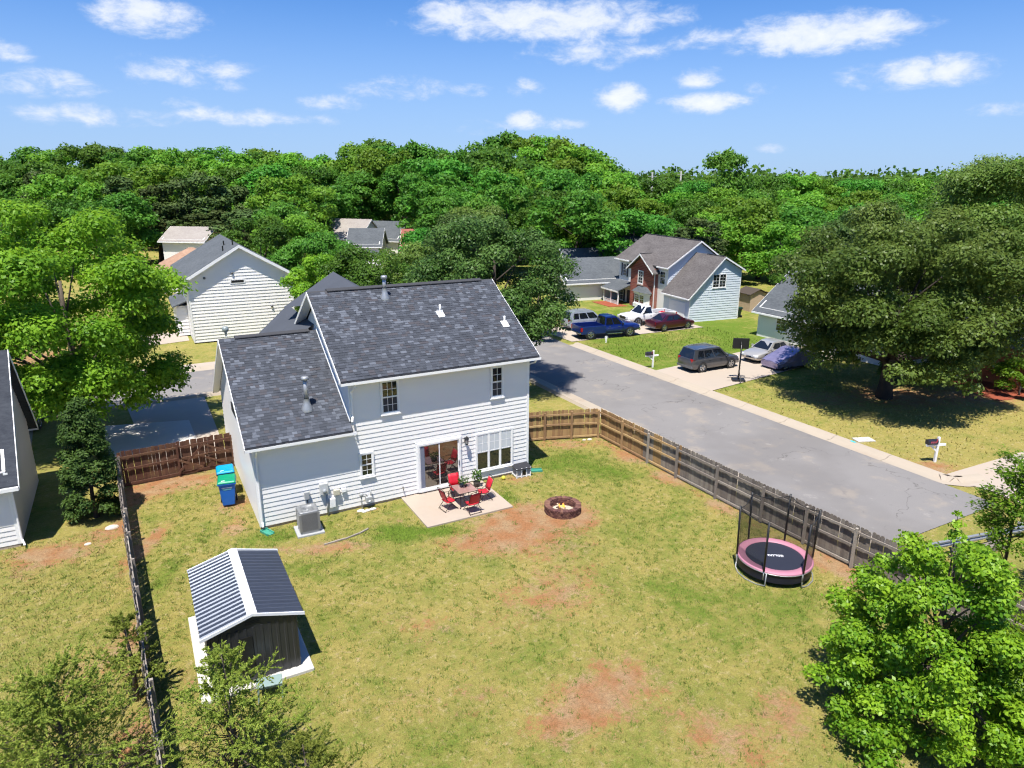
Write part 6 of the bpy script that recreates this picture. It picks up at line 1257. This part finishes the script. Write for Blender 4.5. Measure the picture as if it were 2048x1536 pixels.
# ---- open young trees beyond the fence at the right edge
def open_tree(label, x, y, h, seed, nb, lf, nl, size, spread):
    r2 = np.random.default_rng(seed); T_ = thing('young_tree', label, 'tree', (x, y, 0)); q = MB(); q.tube([(0, 0, -.1), (.05, .03, h*.35), (-.04, .06, h*.7), (.03, 0, h)], [.06, .05, .03, .008], 7)
    C = []; D_ = []
    for k in range(nb):
        f = r2.uniform(.22, .97); a = r2.uniform(0, 6.28); ln = spread*(1-f*.72)*r2.uniform(.6, 1.1); s_ = Vector((0, 0, h*f)); e = s_+Vector((ln*math.cos(a), ln*math.sin(a), ln*.45)); m = s_.lerp(e, .55)+Vector((0, 0, .1))
        q.tube([s_, m, e], [.022*(1.2-f), .012, .004], 5)
        for _ in range(nl//nb):
            g = r2.uniform(.35, 1.05); c = m.lerp(e, (g-.5)*2) if g > .5 else s_.lerp(m, g*2); C.append(np.array(c)+r2.normal(0, .13, 3)); D_.append(np.array(e-s_))
    C = np.array(C); N = r2.normal(0, .5, C.shape); N[:, 2] += 1; me = leafmesh(C, N, size*r2.uniform(.7, 1.3, len(C)), r2, .42, None, 'crown', np.array(D_)/np.linalg.norm(D_, axis=1, keepdims=True)); me.materials.append(M[lf]); link('crown', me, T_); q.build('trunk', M['barkdk'], T_, True)
open_tree('thin open young tree in front of the guard rail', 21.2, -16.4, 4.9, 81, 40, 'leaf_bright', 8000, .13, 2.0)
open_tree('second young tree with layered leaves at the right edge', 22.3, -18.4, 4.4, 82, 50, 'leaf_bright', 11000, .13, 2.2)
open_tree('low leafy sapling behind the fence at the right edge', 20.3, -19.0, 3.2, 83, 46, 'leaf_glossy', 9000, .13, 1.8)
# ---- near left: red cedars below the camera, feathery sprays
def cedar(label, x, y, h, seed, nb, n, spread, size=.075):
    """branches sweep up and out; each carries flat sprays of thin scale leaves set close along its twigs"""
    r2 = np.random.default_rng(seed); T_ = thing('red_cedar', label, 'tree', (x, y, 0)); q = MB(); q.tube([(0, 0, -.1), (.04, 0, h*.5), (0, .05, h)], [.08, .05, .006], 7); C = []; D_ = []
    per = max(10, n//nb)
    def spray(a, b_, m, sg):
        t_ = r2.random(m)[:, None]**.8; d = np.array(b_-a); C.append(np.array(a)+t_*d+r2.normal(0, sg, (m, 3))*(1.2-t_)); D_.append(np.tile(d/(np.linalg.norm(d)+1e-9), (m, 1))+r2.normal(0, .45, (m, 3)))
    for k in range(nb):
        f = r2.uniform(.08, .99); a = r2.uniform(0, 6.28); ln = spread*(1-f)**.7*r2.uniform(.5, 1.15)+.18; s_ = Vector((0, 0, h*f)); dr = Vector((math.cos(a), math.sin(a), r2.uniform(.25, .9))).normalized(); e = s_+dr*ln
        q.tube([s_, s_.lerp(e, .5)-Vector((0, 0, .05*ln)), e], [.014*(1.15-f)+.003, .007, .002], 4)
        tw = 9
        for j in range(tw):
            g = .25+.75*j/tw; b0 = s_.lerp(e, g); sd = (dr*.7+Vector(r2.normal(0, .6, 3))).normalized()*ln*.34*(1.15-g*.6); spray(b0, b0+sd, int(per*.09), .016)
        spray(s_.lerp(e, .45), e+dr*.06, int(per*.19), .02)
    C = np.concatenate(C); D_ = np.concatenate(D_); N = r2.normal(0, .8, C.shape); N[:, 2] += .7
    me = leafmesh(C, N, size*r2.uniform(.6, 1.4, len(C)), r2, .30, None, 'crown', D_/np.linalg.norm(D_, axis=1, keepdims=True)); me.materials.append(M['leaf_cedar']); link('crown', me, T_); q.build('trunk', M['bark'], T_, True)
cedar('feathery red cedar beside the shed at the bottom of the view', -2.55, -12.3, 3.5, 91, 84, 27000, 2.1)
cedar('wide feathery red cedar at the bottom left corner', -5.75, -11.6, 3.7, 92, 150, 48000, 3.1)
cedar('smaller red cedar against the end-on fence', -4.55, -8.2, 2.5, 93, 40, 10000, 1.2)
cedar('low red cedar at the bottom edge in front of the shed', -1.4, -14.6, 2.5, 94, 54, 16000, 1.7)
# ---------------------------------------------------------------- woodland: individual trees in the middle distance, one far wood beyond
VAR = []
def variant(kind, seed):
    r2 = np.random.default_rng(seed)
    if kind == 'pine':
        L = []
        for k in range(46):
            z = r2.uniform(.28, 1.0); rr = .30*(1-z)**.8+.05; a = r2.uniform(0, 6.28); L.append((rr*math.cos(a), rr*math.sin(a), z, .085))
        L = np.array(L)*10; n, s_, fl = 5200, .34, .7
    else:
        rx = {'oak': 3.4, 'tall': 2.6, 'round': 3.9}[kind]; L = np.concatenate([lobes_dome(r2, 40, rx, rx, 3.6, 6.1, 1.15, -.8, .6), lobes_dome(r2, 10, rx*.8, rx*.8, 1.4, 3.0, .95, -.2)]); n, s_, fl = 8500, .36, .8
    me = crown_from_lobes(L, n, s_, r2, 'crown', .5, 1.0, fl); tq = trunk_mesh(L, 7.5, .22, r2, 5); tm = tq.mesh('trunk'); tm.materials.append(M['barkdk'])
    return me, tm
mats = {'oak': ('leaf_wood', 'leaf_wood2'), 'tall': ('leaf_wood', 'leaf_mid'), 'round': ('leaf_wood2', 'leaf_wood'), 'pine': ('leaf_pine', 'leaf_pine')}
VARS = {}
for kind in mats:
    for j, sd in enumerate((1, 2)):
        me, tm = variant(kind, sd*13+len(kind)); 
        for lf in set(mats[kind]):
            m2 = me.copy(); m2.materials.append(M[lf]); VARS.setdefault(kind, []).append((m2, tm))
r3 = random.Random(17); _first = {}
fx, fy = math.sin(R(28.7331)), math.cos(R(28.7331))
def wood_tree(kind, x, y, h, w=1.0, label=None, group='trees of the wood beyond the houses', pick=None, px=None, rank=''):
    if label is None:
        reg = next(n for lim, n in ((180, 'at the far left'), (420, 'above the large bright tree'), (640, 'above the white gable end house'), (860, 'above the distant gabled houses'), (1010, 'above the roof of the middle house'), (1190, 'above the dark street tree'), (1330, 'left of the brick fronted house'), (1500, 'above the brick fronted house'), (1760, 'above the shade tree'), (9999, 'at the right edge')) if px < lim)
        label = {'pine': 'dark pine', 'oak': 'broad green tree', 'tall': 'tall narrow green tree', 'round': 'round bright green tree'}[kind]+' '+rank+' '+reg
    me, tm = VARS[kind][pick if pick is not None else r3.randrange(len(VARS[kind]))]
    nm = {'pine': 'pine_tree'}.get(kind, 'woodland_tree')
    o = thing(nm, label, 'tree', (x, y, 0), r3.uniform(0, 6.28), group)
    s_ = h/10.2; o.scale = (s_*w, s_*w, s_)
    link('crown', me, o); link('trunk', tm, o); return o
def at(u, d, j=0):          # u: tangent of the bearing from the camera axis, d: metres ahead
    return CAM[0]+fx*d+fy*u*d, CAM[1]+fy*d-fx*u*d
SKY = [(0, 318), (60, 312), (130, 318), (155, 302), (230, 292), (300, 296), (400, 296), (430, 308), (455, 290), (500, 303), (560, 303), (600, 300), (640, 308), (720, 310), (745, 285), (780, 271), (810, 285), (850, 290), (900, 290), (935, 303), (965, 285), (1000, 277), (1060, 273), (1120, 276), (1160, 290), (1185, 325), (1240, 334), (1300, 338), (1385, 335), (1450, 326), (1500, 322), (1550, 332), (1650, 337), (1740, 328), (1800, 322), (1900, 322), (1940, 302), (2000, 296), (2060, 286)]
def sky_y(px): return float(np.interp(px, [p[0] for p in SKY], [p[1] for p in SKY]))
def ztop(py, d): return 13.4+(358.5-py)*d*.9587/1382.15*1.045
# the tall wall of trees that makes the skyline on the left and in the middle
for px in range(-40, 1190, 34):
    d = 165+r3.uniform(-14, 30); h = ztop(sky_y(px)+r3.uniform(-3, 8), d)
    x, y = at((px-1024)/1382.15/.9587, d); wood_tree(r3.choice(('oak', 'oak', 'tall')), x, y, h, r3.uniform(.85, 1.15), px=px, rank='on the skyline')
for row, (d0, lo, step) in enumerate(((140, 34, 42), (118, 62, 52), (100, 92, 60))):
    for px in range(-60, 1230, step):
        if row == 2 and (640 < px < 880 or 320 < px < 560): continue
        if row == 1 and 690 < px < 860: continue
        px2 = px+r3.uniform(-12, 12); d = d0+r3.uniform(-8, 8); h = ztop(sky_y(px2)+lo+r3.uniform(-14, 18), d)
        kind = 'pine' if (row == 1 and 300 < px < 540) or (row == 1 and r3.random() < .08) else r3.choice(('oak', 'round', 'tall', 'oak'))
        x, y = at((px2-1024)/1382.15/.9587, d); wood_tree(kind, x, y, max(h, 5), r3.uniform(.9, 1.25), px=px, rank=('just below the skyline', 'in the middle rank', 'in the front rank')[row])
# lower and more mixed on the right
for d0, lo, step, p0, p1 in ((150, 16, 36, 1200, 2100), (118, 42, 44, 1190, 2100), (96, 70, 52, 1240, 2100), (80, 108, 60, 1530, 2100), (68, 150, 70, 1590, 2100)):
    for px in range(p0, p1, step):
        px2 = px+r3.uniform(-14, 14); d = d0+r3.uniform(-9, 9); h = ztop(max(sky_y(px2), 322 if px < 1900 else 290)+lo+r3.uniform(-8, 12), d)
        x, y = at((px2-1024)/1382.15/.9587, d)
        wood_tree(r3.choice(('oak', 'round', 'tall', 'round', 'oak')), x, y, max(h, 4), r3.uniform(.9, 1.25), px=px, rank={150: 'on the skyline', 118: 'just below the skyline', 96: 'in the middle rank', 80: 'in the front rank', 68: 'at the wood edge'}[d0])
for lb, kind, px, py, d, w in (('lone tall tree rising above the skyline on the right', 'tall', 1415, 304, 132, .8), ('dark pine just behind the brick fronted house roof', 'pine', 1375, 425, 84, 1.5), ('dense dark evergreen behind the white gable end house, left one', 'pine', 455, 418, 108, 2.3), ('dense dark evergreen behind the white gable end house, right one', 'pine', 520, 420, 104, 2.4), ('brownish evergreen left of the dense dark ones', 'pine', 360, 405, 114, 2.0),
        ('large dark oak above the low slate roof', 'oak', 1170, 385, 96, 1.15), ('bright round tree left of the charcoal hipped roof', 'round', 1222, 492, 98, 1.3)):
    x, y = at((px-1024)/1382.15/.9587, d); wood_tree(kind, x, y, ztop(py, d), w, lb, None)
# far wood: too far to tell the trees apart
r2 = np.random.default_rng(77); C = []; S_ = []
for k in range(2700):
    px = r2.uniform(-500, 2500); d = 190*(8.0**r2.random()); x, y = at((px-1024)/1382.15/.9587, d); h = r2.uniform(14.5, 18.5)*(1+.10*(d/1700)); w = r2.uniform(4, 7)
    m = 80 if d < 420 else 48
    dd = r2.normal(0, 1, (m, 3)); dd /= np.linalg.norm(dd, axis=1, keepdims=True); dd[:, 2] = np.abs(dd[:, 2])-.1; c = np.array([x, y, h*.45])+dd*np.array([w, w, h*.55])*r2.uniform(.75, 1.03, (m, 1)); C.append(c); S_.append(np.full(m, 1.35 if d < 420 else 2.1 if d < 900 else 3.0))
C = np.concatenate(C); S_ = np.concatenate(S_); N = r2.normal(0, .6, C.shape); N[:, 2] += .7; N[:, 0] -= fx*.5; N[:, 1] -= fy*.5
me = leafmesh(C, N, S_*r2.uniform(.7, 1.3, len(C)), r2, .75, None, 'far_wood'); me.materials.append(M['leaf_wood']); tag(link('far_wood', me), 'far green woodland reaching the horizon', 'wood', kind='stuff')
